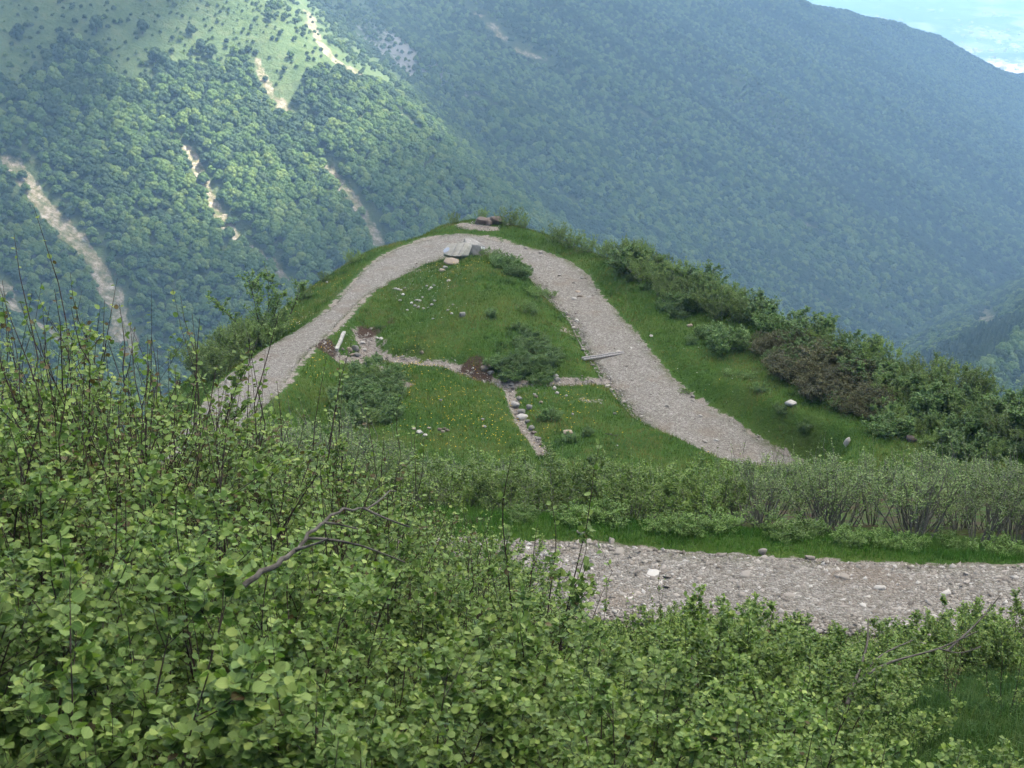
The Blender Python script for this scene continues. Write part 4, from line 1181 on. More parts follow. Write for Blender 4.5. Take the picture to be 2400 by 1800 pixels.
ng2 = grass_patch('clearing_grass', 60000, (CLEAR[:, 0].min() - 1, CLEAR[:, 0].max() + 1, CLEAR[:, 1].min() - 1, CLEAR[:, 1].max() + 1), sdl, 0.17, 0.004, M['grass_near'], 'lush dark green grass in the clearing at lower right', 2)
def verge(x, y):
    t, _ = track_dist(x, y)
    return (y > np.interp(x, near_L[::-1, 0], near_L[::-1, 1]) - 0.3) & (t > -0.05) & (t < 1.9 + 0.3 * vnoise(x, y, 8)) & (bare_at(x, y) < rng.uniform(.1, 1.0, len(x)))
ng3 = grass_patch('verge_grass', 120000, (-6, 10, 19, 24), verge, 0.11, 0.005, M['grass_verge'], 'bright green grass strip along the far side of the near track', 1)
print('grass', ng, ng2, ng3)

# taller tussocks and broad-leaved herbs scattered through the pasture
def tussocks(name, n, cond, mat, label, length, nb, spread, width):
    x = rng.uniform(-14, 22, n); y = rng.uniform(42, 88, n)
    k_ = cond(x, y); x, y = x[k_], y[k_]
    sc = rng.uniform(.5, 1.3, len(x))
    X_ = np.repeat(x, nb) + rng.normal(0, spread, len(x) * nb) * np.repeat(sc, nb); Y_ = np.repeat(y, nb) + rng.normal(0, spread, len(x) * nb) * np.repeat(sc, nb)
    Z_ = H_near(X_, Y_)
    m_ = len(X_); a = rng.uniform(0, 6.283, m_); L = length * np.repeat(sc, nb) * rng.uniform(.5, 1.2, m_); ln = rng.uniform(.2, .9, m_); w = width * rng.uniform(.6, 1.3, m_)
    dx, dy = np.cos(a), np.sin(a)
    V = np.stack([np.stack([X_ - dy * w, Y_ + dx * w, Z_], -1), np.stack([X_ + dy * w, Y_ - dx * w, Z_], -1), np.stack([X_ + dx * L * ln, Y_ + dy * L * ln, Z_ + L * (1 - .5 * ln)], -1)], 1).reshape(-1, 3)
    link(name, new_mesh(name, V, tri=np.arange(3 * m_).reshape(m_, 3), mat=mat), kind='stuff', label=label, cat='grass')
def clumped(x, y):
    return spur_cond(x, y) & (fbm(x / 2.2, y / 2.2, 131, 3) > 0.12) & (track_dist(x, y)[0] > .4)
tussocks('tussock_grass', 2600, clumped, M['grass_tuft'], 'darker tufts of taller grass scattered over the spur pasture', 0.26, 26, 0.10, 0.013)
tussocks('dry_grass', 1500, lambda x, y: spur_cond(x, y) & (track_dist(x, y)[0] < 1.3), M['grass_dry'], 'brownish dry grass fringing the track edges', 0.14, 14, 0.14, 0.010)

# flowers
def flowers(name, spots, mat, label, size):
    V = []; T = []
    for (p, rx, n) in spots:
        c = at_z(p[0], p[1], ZS)
        x = c[0] + rng.normal(0, rx, n); y = c[1] + rng.normal(0, rx * 2, n)
        t, _ = track_dist(x, y); z = H_near(x, y) + rng.uniform(.06, .16, n)
        for i in range(n):
            if t[i] < .2: continue
            k = len(V); s = size * rng.uniform(.6, 1.3)
            for q in range(5):
                V.append((x[i] + s * math.cos(q * 1.2566), y[i] + s * math.sin(q * 1.2566), z[i] + s * 0.4))
            V.append((x[i], y[i], z[i]))
            for q in range(5): T.append((k + q, k + (q + 1) % 5, k + 5))
    link(name, new_mesh(name, np.array(V), tri=np.array(T), mat=mat), kind='stuff', label=label, cat='flowers')
flowers('buttercup_flowers', [((735, 850), .5, 70), ((700, 880), .7, 60), ((950, 870), .4, 50), ((1000, 900), 1.4, 120), ((1080, 960), 1.3, 120), ((1160, 1000), .9, 90), ((1330, 945), .8, 90), ((980, 830), .7, 50), ((1090, 680), .8, 60), ((1040, 640), .7, 40), ((660, 740), .9, 50), ((760, 680), .9, 40), ((1700, 960), 1.2, 30)], M['flower'], 'tiny yellow buttercups dotted over the pasture', 0.022)
flowers('white_flowers', [((960, 690), .9, 50), ((1010, 715), .9, 50), ((690, 760), .6, 40), ((1640, 900), 1.5, 50), ((800, 790), .5, 20)], M['flower_white'], 'tiny white flowers dotted over the mound', 0.02)

# ------------------------------------------------------------------ rocks, boulders and stones
def ico(sub):
    import bmesh
    bm = bmesh.new()
    bmesh.ops.create_icosphere(bm, subdivisions=sub, radius=1.0)
    bm.verts.ensure_lookup_table()
    v = np.array([x.co[:] for x in bm.verts]); f = np.array([[y.index for y in x.verts] for x in bm.faces])
    bm.free()
    return v, f
ICO = {k: ico(k) for k in (1, 2, 3, 4)}
def rock_mesh(name, seed, dims, mat, sub=3, cuts=9, rough=0.05, flat_top=0.0, smooth=False, boxy=0.62):
    rg = np.random.default_rng(seed)
    v, f = ICO[sub]
    v = v * 1.45
    pl = [(np.array(a_, float) * 1.0, rg.uniform(0.72, 0.95)) for a_ in ((1, 0, 0), (-1, 0, 0), (0, 1, 0), (0, -1, 0), (0, 0, 1), (0, 0, -1))]
    pl = [(unit(a_ + rg.normal(0, .22, 3)), d_) for a_, d_ in pl] + [(unit(rg.normal(0, 1, 3)), rg.uniform(0.78, 1.08)) for _ in range(cuts)]
    for n, d in pl:
        s = v @ n
        v = v - np.clip(s - d, 0, None)[:, None] * n[None]
    if flat_top:
        v[:, 2] = np.minimum(v[:, 2], flat_top)
    nn = rough * (fbm(v[:, 0] * 2.3 + seed, v[:, 1] * 2.3 + v[:, 2] * 1.7, seed, 4))
    v = v * (1 + nn)[:, None]
    v = v / np.abs(v).max(0)
    v = v * np.array(dims) / 2
    return new_mesh(name, v, tri=f, mat=mat, smooth=smooth)
def ppm(p):            # pixels per metre at a point
    return FPX / project(p)[2]

# the painted trail boulders at the apex
q = near_hit(1066, 611)
k = ppm(q)
sl = empty('trail_boulder', (q[0], q[1], q[2]), 'pale flat grey slab boulder with a blue-grey paint spot on the mound top', 'boulder', rz=-0.12)
rk = rock_mesh('slab', 5, (72 / k, 1.6, 0.38), M['rock_slab'], 4, 9, 0.05, 0.0, boxy=0.5)
rk.transform(Matrix.Rotation(math.radians(17), 4, 'X') @ Matrix.Rotation(math.radians(-7), 4, 'Y'))
rk.transform(Matrix.Translation((0, 0.45, 0.40)))
link('rock', rk, sl)
pm = np.array([(math.cos(t) * 0.17, math.sin(t) * 0.22, 0) for t in np.linspace(0, 2 * math.pi, 11)[:-1]])
def sample_top(me, x, y):
    vv = np.array([v.co[:] for v in me.vertices])
    d = (vv[:, 0] - x) ** 2 + (vv[:, 1] - y) ** 2
    i = np.argsort(d)[:14]
    return vv[i, 2].max()
def paint(parent, me, cx, cy, pts, mat, name='paint_mark'):
    V = [(cx + p[0], cy + p[1], sample_top(me, cx + p[0], cy + p[1]) + 0.015) for p in pts]
    V.append((cx, cy, sample_top(me, cx, cy) + 0.02))
    n = len(V) - 1
    link(name, new_mesh(name, np.array(V), tri=np.array([(i, (i + 1) % n, n) for i in range(n)]), mat=mat), parent)
paint(sl, rk, -0.5, 0.35, pm, M['paint_blue'])
for i, (cx, ang) in enumerate([(-0.05, 0.35), (0.32, 0.3)]):   # dark joints across the slab
    pts = [(-0.035 - 0.28 * ang, -0.62), (0.035 - 0.28 * ang, -0.62), (0.03 + 0.28 * ang, 0.62), (-0.03 + 0.28 * ang, 0.62)]
    V = [(cx + p[0], 0.2 + p[1], sample_top(rk, cx + p[0], 0.2 + p[1]) + 0.006) for p in pts]
    link('crack', new_mesh('crack', np.array(V), quad=np.array([(0, 1, 2, 3)]), mat=M['rock_grey']), sl)
q = near_hit(1098, 600)
b2 = empty('trail_boulder', (q[0] + 0.25, q[1] + 0.5, q[2]), 'dark grey peaked boulder with a white painted trail mark behind the pale slab', 'boulder', rz=0.1)
rk = rock_mesh('peak', 12, (64 / k, 1.3, 0.6), M['rock_grey'], 4, 13, 0.06, boxy=0.7)
rk.transform(Matrix.Rotation(math.radians(14), 4, 'Y') @ Matrix.Rotation(math.radians(10), 4, 'X'))
rk.transform(Matrix.Translation((0.05, 0.25, 0.34)))
link('rock', rk, b2)
vv = np.array([v.co[:] for v in rk.vertices]); nn_ = np.array([v.normal[:] for v in rk.vertices])
fr = int(np.argmax(vv[:, 0] * 1.0 - vv[:, 1] * 0.55 + vv[:, 2] * 0.15))
c = vv[fr]; n = unit(np.array([0.55, -0.8, 0.25])); sx = unit(np.cross(np.array([0, 0, 1.0]), n)); sz = np.cross(n, sx)
for du, dv in ((-0.10, 0.02), (0.06, -0.03)):
    V = [c + n * 0.03 + sx * (du + a * 0.055) + sz * (dv + bb * 0.075) for a, bb in ((-1, -1), (1, -1), (1, 1), (-1, 1))]
    link('paint_mark', new_mesh('paint_mark', np.array(V), quad=np.array([(0, 1, 2, 3)]), mat=M['paint_white']), b2)

# brown boulder on the nose: two humps
q = near_hit(1145, 527)
k = ppm(q)
nb = empty('nose_boulder', (q[0], q[1], q[2]), 'long reddish-brown boulder at the very tip of the hairpin', 'boulder')
for dx, dy, w, hgt, sd in ((-0.42, 0, 38, 0.44, 31), (0.45, 0.1, 36, 0.48, 36), (0.02, -0.05, 26, 0.36, 37)):
    rk = rock_mesh('hump', sd, (w / k, 0.95, hgt), M['rock_brown'], 3, 9, 0.08)
    rk.transform(Matrix.Translation((dx, dy + 0.3, hgt * 0.34)))
    link('rock', rk, nb)

ROCKS = [(1057, 622, 40, .35, 'tan', 'flat tan stone directly below the painted slab boulder'), (1043, 630, 14, .5, 'pale', 'small flat stone between the two flat stones below the boulder'), (1036, 638, 17, .5, 'tan', 'blocky tan stone on the grass below the painted boulder'),
         (1051, 660, 11, .4, 'pale', 'small white stone on the grass left of the mound bushes'), (1083, 743, 16, .8, 'grey', 'grey-pink stone standing alone in the middle of the mound'), (1144, 528, 12, .4, 'pale', 'small pale stone at the foot of the brown boulder'), (1190, 528, 8, .5, 'pale', 'tiny pale stone on the turf right of the brown boulder'),
         (1365, 655, 10, .6, 'grey', 'grey stone on the inner half of the upper right arm'), (1345, 705, 14, .7, 'pale', 'pale block near the middle of the right track arm'), (1292, 656, 9, .5, 'pale', 'pale pebble near the rusty streak on the track'), (1360, 698, 18, .35, 'tan', 'flat tan slab in the middle of the right track arm'),
         (1380, 700, 16, .35, 'pale', 'flat pale slab beside the tan slab on the right arm'), (1355, 687, 14, .4, 'tan', 'flat stone just above the tan slab on the right arm'),
         (1855, 952, 26, .5, 'pale', 'leaning white stone slab on the green slope right of the track'), (1986, 1045, 16, 1.3, 'pale', 'upright white stone poking out above the willows'), (2138, 1038, 26, .7, 'brown', 'reddish boulder half hidden behind the right willows'), (1828, 797, 14, .7, 'pale', 'white stone among the bushes above the rhododendrons'), (1617, 766, 14, .5, 'tan', 'tan stone at the foot of the rim bushes'),
         (1968, 950, 8, .6, 'pale', 'tiny white stone at the foot of the rhododendrons'), (1527, 789, 12, .25, 'pale', 'flat pale stone in the grass beside the right arm'),
         (1207, 881, 17, .75, 'pale', 'pale square block where the ditch meets the side path'), (1137, 868, 22, .6, 'tan', 'tan block at the head of the ditch'), (1151, 877, 18, .5, 'grey', 'grey block touching the tan ditch block'), (1147, 862, 14, .5, 'tan', 'small tan stone above the ditch blocks'),
         (1191, 896, 15, .5, 'grey', 'rounded grey stone topmost in the ditch stone line'), (1198, 905, 13, .6, 'grey', 'rounded stone second in the ditch stone line'), (1203, 912, 14, .6, 'grey', 'bluish stone third in the ditch stone line'), (1165, 903, 11, .5, 'pale', 'white stone on the grass left of the ditch line'),
         (1218, 938, 16, .5, 'grey', 'grey stone hidden behind the leafy shoot in the ditch'), (1206, 957, 26, .6, 'pale', 'large pale block in the ditch wall'), (1222, 972, 24, .6, 'grey', 'grey block below the large pale ditch block'), (1222, 985, 28, .5, 'pale', 'broad pale block low in the ditch wall'), (1240, 960, 16, .8, 'grey', 'narrow grey block right side of the ditch wall'),
         (1246, 1008, 18, .6, 'grey', 'grey block near the lower end of the ditch wall'), (1250, 1018, 14, .6, 'brown', 'pinkish block near the lower end of the ditch wall'), (1262, 1034, 16, .6, 'grey', 'last stone of the ditch wall above the scrub'), (1236, 992, 14, .6, 'grey', 'small grey wedge in the ditch wall'),
         (1302, 886, 15, .6, 'grey', 'grey boulder below the side path, upper of two'), (1305, 894, 18, .6, 'grey', 'grey boulder below the side path, lower of two'), (1299, 914, 9, 1.2, 'pale', 'upright pale stone below the side path'), (1306, 924, 10, .7, 'pale', 'small pale stone right of the ditch bushes'), (1327, 930, 8, .6, 'pale', 'little cream stone in the lower pasture right half'),
         (1256, 932, 9, .8, 'tan', 'tan stone in the lesser stone row right of the ditch'), (1252, 926, 8, .6, 'pale', 'pale stone topmost of the lesser stone row'), (1268, 946, 9, .7, 'tan', 'pale brown stone lowest of the lesser stone row'),
         (1331, 1018, 24, .4, 'tan', 'tilted pale-topped slab in the lower pasture'), (1342, 973, 9, .6, 'pale', 'pale stone in the middle of the lower pasture right half'), (1441, 972, 8, .6, 'grey', 'bluish stone near the inner edge of the right arm'), (1446, 1046, 7, .5, 'pale', 'white pebble in the grass near the lower right arm'), (1408, 947, 6, .6, 'pale', 'thin pale stone near the inner track edge'),
         (1033, 940, 8, .7, 'pale', 'lone beige stone in the middle of the left pasture'), (970, 1007, 11, .5, 'pale', 'flat white stone at the left in the lower pasture group'), (983, 1017, 17, .5, 'pale', 'larger flat white stone in the lower pasture group'), (996, 1023, 12, .5, 'pale', 'third white stone in the lower pasture group'), (1005, 1005, 10, .4, 'pale', 'thin flat stone above the lower pasture group'),
         (1031, 1010, 12, .6, 'brown', 'brown stone left in the small stone heap'), (1041, 1008, 12, .6, 'brown', 'brown stone on top of the small stone heap'), (1038, 1014, 10, .6, 'tan', 'tan stone in front of the small stone heap'), (1049, 1012, 11, .6, 'brown', 'brown stone right in the small stone heap'),
         (1131, 985, 9, .6, 'pale', 'pale stone near the ditch in the left pasture, upper'), (1135, 1003, 12, .5, 'grey', 'grey stone near the ditch in the left pasture, lower'),
         (819, 824, 16, .7, 'tan', 'tan stone left in the pile beside the timber'), (832, 822, 20, .8, 'grey', 'largest grey stone in the pile beside the timber'), (836, 836, 16, .6, 'grey', 'grey stone at the foot of the pile beside the timber'), (824, 834, 15, .35, 'tan', 'flat tan stone at the foot of the pile beside the timber'), (849, 806, 14, .4, 'pale', 'flat pale stone above the pile beside the timber'), (853, 822, 13, .4, 'pale', 'thin pale stone right of the pile beside the timber'),
         (893, 796, 12, .4, 'pale', 'flat pale stone under the turf edge above the side path'), (884, 794, 9, .5, 'pale', 'small pale stone under the turf edge above the side path'), (989, 829, 12, .6, 'tan', 'tan stone at the upper edge of the side path'), (766, 663, 7, .6, 'pale', 'tiny white stone on the left rim')]
SMALLW = [(927, 678), (934, 680), (948, 676), (940, 682), (945, 692), (938, 706), (1000, 672), (1010, 676), (1018, 670), (1006, 680), (975, 705), (983, 706), (990, 698), (972, 718), (980, 722), (992, 724), (1004, 722), (1012, 716), (1019, 706), (1050, 728), (1062, 715), (955, 728), (1015, 748), (1058, 736), (965, 712)]
variants = {kk: [rock_mesh('stone_' + kk, 200 + 10 * j + i, (1, 0.85, 0.6), M['rock_' + kk], 2, 11, 0.08, boxy=0.55) for i in range(4)] for j, kk in enumerate(('grey', 'pale', 'brown', 'tan'))}
for i, (px1, py1, w, asp, kk, lab) in enumerate(ROCKS):
    q = near_hit(px1, py1)
    wd = w / ppm(q)
    o = link('rock', variants[kk][i % 4], label=lab, cat='rock', group='loose rocks on the spur')
    o.scale = (wd, wd * 1.1, wd * asp / 0.6 * 1.1)
    o.location = (q[0], q[1] + wd * .3, q[2] + wd * asp * 0.30)
    o.rotation_euler = (rng.normal(0, .12), rng.normal(0, .12), rng.normal(0, .5))
for i, (px1, py1) in enumerate(SMALLW):
    q = near_hit(px1, py1)
    o = link('white_stone', variants['pale'][i % 4], label='tiny white stone scattered in the grass of the upper mound', cat='stone', group='white stones on the mound')
    wd = rng.uniform(6, 10) / ppm(q)
    o.scale = (wd, wd, wd * .9); o.location = (q[0], q[1], q[2] + wd * .2); o.rotation_euler = (0, 0, rz())

# stones of the gravel track: the largest one by one, the rest as gravel
pebble = [rock_mesh('stone_piece', 300 + i, (1, .8, .5), M['stone'], 2, 10, 0.08, boxy=0.6) for i in range(8)]
def on_near():
    i = rng.uniform(0, len(near_L) - 1.01); a = int(i); t = i - a
    u = rng.uniform(0.03, 0.99)
    A = near_L[a] * (1 - t) + near_L[a + 1] * t; B = near_R[a] * (1 - t) + near_R[a + 1] * t
    return A * (1 - u) + B * u
def on_hair(lo=0.0, hi=1.0, side=None):
    i = rng.uniform(lo, hi) * (len(hair_L) - 1.01); a = int(i); t = i - a
    u = rng.uniform(0, 1) if side is None else np.clip(rng.normal(side, .16), -.08, 1.1)
    A = hair_L[a] * (1 - t) + hair_L[a + 1] * t; B = hair_R[a] * (1 - t) + hair_R[a + 1] * t
    return A * (1 - u) + B * u
BIG = [(1530, 1352, 56, .3), (1342, 1362, 42, .5), (1438, 1365, 46, .35), (1435, 1272, 28, .5), (1787, 1297, 24, .8), (1790, 1312, 24, .7), (1872, 1350, 30, .4), (1845, 1338, 32, .45), (1830, 1366, 34, .35), (1490, 1315, 30, .5), (1575, 1318, 26, .5), (1690, 1306, 30, .45), (2082, 1385, 70, .15), (2160, 1370, 40, .3), (2210, 1402, 38, .3),
       (2240, 1456, 60, .15), (2345, 1500, 70, .3), (1362, 1440, 26, .7), (1380, 1272, 34, .3), (1700, 1364, 36, .2), (1310, 1370, 20, .5), (2130, 1352, 30, .5), (1950, 1375, 34, .3), (2020, 1420, 40, .25), (1900, 1310, 26, .5), (2330, 1360, 30, .4), (2290, 1340, 22, .5), (1365, 1250, 26, .4), (1640, 1340, 30, .3), (1760, 1430, 36, .25)]
cnt = 0
def stone_at(q, wd, asp, i):
    global cnt
    o = link('stone', pebble[i], track)
    o.scale = (wd, wd * rng.uniform(.7, 1.0), wd * asp * 1.6)
    o.location = (q[0], q[1], q[2] + wd * asp * .22)
    o.rotation_euler = (rng.normal(0, .1), rng.normal(0, .1), rz())
    cnt += 1
for i, (a, c, w, asp) in enumerate(BIG):
    q = near_hit(a, c)
    stone_at(q, w / ppm(q), asp, i % 4)
for i in range(150):
    q = on_near(); q[2] = gz(q[0], q[1]) + 0.03
    stone_at(q, float(np.clip(rng.lognormal(math.log(.11), .35), .07, .32)), rng.uniform(.35, .7), int(rng.integers(4)))
for i in range(85):
    q = on_hair(0.5, 1.0, rng.choice([1.0, 0.95, .3, .6], p=[.35, .25, .2, .2])); q[2] = gz(q[0], q[1]) + 0.03
    stone_at(q, float(np.clip(rng.lognormal(math.log(.17), .3), .10, .32)), rng.uniform(.35, .7), int(rng.integers(4)))
def gravel(name, pts, sizes, parent):
    v, f = ICO[1]
    n = len(pts)
    base = np.array([v * (1 + 0.25 * np.random.default_rng(i).normal(0, 1, (len(v), 1))) for i in range(12)])
    sel = rng.integers(0, 12, n)
    # octahedron-like cheap pebble: use 8-face shape
    ov = np.array([(1, 0, 0), (-1, 0, 0), (0, 1, 0), (0, -1, 0), (0, 0, 1), (0, 0, -.6)], float)
    of = np.array([(0, 2, 4), (2, 1, 4), (1, 3, 4), (3, 0, 4), (2, 0, 5), (1, 2, 5), (3, 1, 5), (0, 3, 5)])
    ang = rng.uniform(0, 6.283, n); ca_, sa_ = np.cos(ang), np.sin(ang)
    j = 1 + 0.3 * rng.normal(0, 1, (n, 6, 1))
    w = ov[None] * j * np.stack([sizes * .6, sizes * .45, sizes * rng.uniform(.2, .42, n)], -1)[:, None, :]
    tl = rng.normal(0, .35, (n, 1))
    w[..., 2] = w[..., 2] + tl * w[..., 0]
    V = np.stack([w[..., 0] * ca_[:, None] - w[..., 1] * sa_[:, None], w[..., 0] * sa_[:, None] + w[..., 1] * ca_[:, None], w[..., 2]], -1) + pts[:, None, :]
    T = (of[None] + (np.arange(n) * 6)[:, None, None]).reshape(-1, 3)
    link(name, new_mesh(name, V.reshape(-1, 3), tri=T, mat=M['stone']), parent, kind='stuff')
pts = np.array([on_near() for _ in range(24000)])
pts[:, 2] = H_near(pts[:, 0], pts[:, 1]) + 0.032
gravel('gravel', pts, np.clip(rng.lognormal(math.log(.042), .55, len(pts)), .015, .14), track)
pts = np.concatenate([np.array([on_hair() for _ in range(9000)]), np.array([on_hair(.45, 1.0, rng.choice([1.02, .9, .5])) for _ in range(5000)])])
pts[:, 2] = H_near(pts[:, 0], pts[:, 1]) + 0.035
gravel('gravel', pts, np.clip(rng.lognormal(math.log(.05), .4, len(pts)), .025, .13), track)
pp = []
for P_, w, dep in paths_w:
    for a, c in zip(P_[:-1], P_[1:]):
        n = int(np.linalg.norm(c - a) * 110 * w)
        t = rng.uniform(0, 1, n)[:, None]
        pp.append(a + (c - a) * t + rng.normal(0, w * .5, (n, 2)))
pp = np.concatenate(pp)
pp = np.concatenate([pp, H_near(pp[:, 0], pp[:, 1])[:, None] + 0.01], 1)
gravel('rubble', pp, np.clip(rng.lognormal(math.log(.07), .45, len(pp)), .03, .2), None)
o = bpy.data.objects['rubble']; o['label'] = 'loose stony rubble along the ditch and side path'; o['category'] = 'rubble'

# timbers: water bars across the track
def beam(name, a, c, w, h, mat, label, up=0.05, part='beam'):
    a = np.array(a, float); c = np.array(c, float)
    e = empty(name, tuple(a), label, 'timber')
    d = c - a; L = np.linalg.norm(d); d = d / L
    s = unit(np.cross(d, np.array([0, 0, 1.0]))); u = np.cross(s, d)
    n = 9
    V = []
    for i in range(n):
        t = i / (n - 1)
        j = 1 + 0.10 * math.sin(i * 2.1)
        for (x_, z_) in ((-1, -.8), (1, -.8), (1, .8), (.8, 1), (-.8, 1), (-1, .8)):
            V.append(d * L * t + s * x_ * w / 2 * j + u * (z_ * h / 2 + up + 0.01 * math.sin(i * 1.3)))
    Q = []
    for i in range(n - 1):
        for k_ in range(6):
            Q.append((i * 6 + k_, i * 6 + (k_ + 1) % 6, (i + 1) * 6 + (k_ + 1) % 6, (i + 1) * 6 + k_))
    F = Q + [tuple(range(5, -1, -1)), tuple((n - 1) * 6 + k_ for k_ in range(6))]
    link(part, new_mesh(part, np.array(V), faces=F, mat=mat), e)
    return e, d, s, u
a = near_hit(1363, 843); c = near_hit(1460, 828)
e, d, s, u = beam('water_bar', a, c, 0.08, 0.08, M['wood_weathered'], 'grey squared timber laid across the right track arm as a water bar', 0.07)
V, Q = tubes([(np.array([s * 0.16 + u * 0.05, d * 1.1 + s * 0.16 + u * 0.05, d * np.linalg.norm(c - a) * .98 + s * 0.16 + u * 0.05]), .045, .045)], 6)
link('rail', new_mesh('rail', V, quad=Q, mat=M['wood_weathered']), e)
a = near_hit(789, 826); c = near_hit(807, 784)
beam('water_bar', a + np.array([0, 0, .12]), c + np.array([0, 0, .12]), 0.15, 0.11, M['wood_pale'], 'pale bleached timber lying beside the left track arm', 0.0)
sk = empty('dry_stick', tuple(near_hit(1440, 1022)), 'thin dry forked stick lying on the lower pasture', 'stick')
o0 = np.array(sk.location)
for pts_ in ([(1418, 1019), (1440, 1023), (1455, 1020)], [(1440, 1023), (1448, 1025)], [(1434, 1021), (1426, 1016)]):
    P3 = np.array([near_hit(*p) for p in pts_]) + np.array([0, 0, .05]) - o0
    V, Q = tubes([(P3, .014, .006)], 4)
    link('twig', new_mesh('twig', V, quad=Q, mat=M['wood_dead']), sk)
print('track stones', cnt)

# ------------------------------------------------------------------ forest on the far slope
def crown_mesh(name, seed, mat, lobes=15, nleaf=760, conifer=False):
    rg = np.random.default_rng(seed)
    V, T = [], []
    off = 0
    if conifer:
        for i in range(9):
            t = i / 8; zc = 0.12 + 0.85 * t; r = 0.30 * (1 - t) + 0.02
            for j in range(60):
                a = rg.uniform(0, 6.283); rr = r * rg.uniform(.5, 1.1)
                c = np.array([math.cos(a) * rr, math.sin(a) * rr, zc - .05 * rg.uniform(0, 1)])
                d = np.array([math.cos(a), math.sin(a), -.5]) * .11; s = np.array([-math.sin(a), math.cos(a), 0]) * .08
                V += [c - d * .6 - s, c - d * .6 + s, c + d]; T.append((off, off + 1, off + 2)); off += 3
        return new_mesh(name, np.array(V), tri=np.array(T), mat=mat)
    cs = []
    for i in range(lobes):
        a = i * 2.4 + rg.uniform(-.3, .3); t = (i + .5) / lobes
        zz = 0.30 + 0.52 * (1 - t) ** 0.8
        rr = 0.36 * math.sqrt(t) * rg.uniform(.8, 1.1)
        cs.append((np.array([math.cos(a) * rr, math.sin(a) * rr, zz]), rg.uniform(.12, .19)))
    cs.append((np.array([0, 0, .55]), .30))
    iv_, if_ = ICO[2]
    for c, r in cs:
        v = iv_ * (r * (0.93 + 0.16 * vnoise(iv_[:, 0] * 3 + seed, iv_[:, 1] * 3 + iv_[:, 2] * 2, seed)))[:, None] + c
        V.append(v); T.append(if_ + off); off += len(v)
    V = [np.concatenate(V)]; T = [np.concatenate(T)]
    C = np.array([c for c, r in cs]); R = np.array([r for c, r in cs])
    k = rg.integers(0, len(cs), nleaf)
    n = unit(rg.normal(0, 1, (nleaf, 3)) + np.array([0, 0, .35]))
    p = C[k] + n * (R[k] * rg.uniform(.94, 1.2, nleaf))[:, None]
    n2 = unit(n + rg.normal(0, .5, (nleaf, 3)))
    a = unit(np.cross(n2, rg.normal(0, 1, (nleaf, 3)))); b_ = np.cross(n2, a)
    s = rg.uniform(.022, .048, nleaf)[:, None]
    q = np.stack([p - a * s - b_ * s * .7, p + a * s - b_ * s * .5, p + a * s * .6 + b_ * s, p - a * s * .8 + b_ * s * .8], 1).reshape(-1, 3)
    base = off + np.arange(nleaf)[:, None] * 4
    V.append(q)
    T.append(np.concatenate([base + np.array([[0, 1, 2]]), base + np.array([[0, 2, 3]])]))
    return new_mesh(name, np.concatenate(V), tri=np.concatenate(T), mat=mat, smooth=False)
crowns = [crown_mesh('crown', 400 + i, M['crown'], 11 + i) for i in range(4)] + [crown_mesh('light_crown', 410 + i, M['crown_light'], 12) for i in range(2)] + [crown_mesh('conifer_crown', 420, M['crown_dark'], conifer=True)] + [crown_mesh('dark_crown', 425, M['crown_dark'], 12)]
tv, tq_ = tubes([(np.array([(0, 0, -.12), (0.01, 0, .2), (0, .01, .5)]), .03, .012)], 5)
trunk_me = new_mesh('trunk', tv, quad=tq_, mat=M['bark_dark'])

sp = 4.2
gxs = np.arange(-1150, 1650, sp); gys = np.arange(430, 3350, sp)
GX, GY = np.meshgrid(gxs, gys)
GX = GX.ravel() + rng.uniform(-.48, .48, GX.size) * sp; GY = GY.ravel() + rng.uniform(-.48, .48, GY.size) * sp
pre = (np.abs(GX / GY) < 0.47)
GX, GY = GX[pre], GY[pre]
GZ = H_wide(GX, GY)
ppx, ppy, pf = project(np.stack([GX, GY, GZ], -1))
vis = (ppx > -260) & (ppx < 2660) & (ppy > -200) & (ppy < 1010) & (GZ > -470)
nearz = -19.6 - 0.80 * np.hypot(np.clip(np.abs(GX) - 14, 0, None), np.clip(GY - 70, 0, None)) - 3
vis &= GZ > nearz + 3
GX, GY, GZ, ppx, ppy = GX[vis], GY[vis], GZ[vis], ppx[vis], ppy[vis]
dens = np.full(GX.shape, 0.97)
dm = poly_sd(GX, GY, MEADOW) + 26 * fbm(GX / 38, GY / 38, 93, 3); ds = poly_sd(GX, GY, SUNNY)
clump = fbm(GX / 42, GY / 42, 95, 3)
dens = np.where(dm < 0, np.clip(0.34 + 1.1 * np.clip(clump - 0.10, 0, 1) + 0.6 * np.exp(dm / 20), 0, 1), dens)
dens = np.where(ds < 0, np.clip(0.40 + 0.8 * clump, 0.05, 0.9), dens)
size = rng.uniform(0.7, 1.3, GX.shape) * (0.9 + 0.35 * fbm(GX / 120, GY / 120, 97, 2))
size = np.where(dm < -8, size * rng.uniform(.14, .55, GX.shape) , size)
size = np.where(ds < 0, size * rng.uniform(.35, .8, GX.shape), size)
for P_, w, dep, s in gl:
    dd = line_dist(GX, GY, P_)
    dens = np.where(dd < w * 0.8 + 2.0, 0.07, dens)
    size = np.where(dd < w + 7, size * .8, size)
gap = fbm(GX / 33 + 5, GY / 33, 99, 3)
dens = np.where((gap > 0.70) & (dm > 0), 0.4, dens)
ub0 = (0.2 * GX + 0.489 * GY) / 0.528; vb0 = (0.489 * GX - 0.2 * GY) / 0.528
dens = np.where((fbm(ub0 / 14, vb0 / 90, 109, 3) > 0.60) & (GY > 1000), 0.15, dens)
UB = (0.2 * GX + 0.489 * GY) / 0.528; VB = (0.489 * GX - 0.2 * GY) / 0.528
young = (fbm(UB / 120, VB / 420, 101, 3) > 0.26)
size = np.where(young & (dm > 0), size * .72, size)
keep = rng.uniform(0, 1, GX.shape) < dens
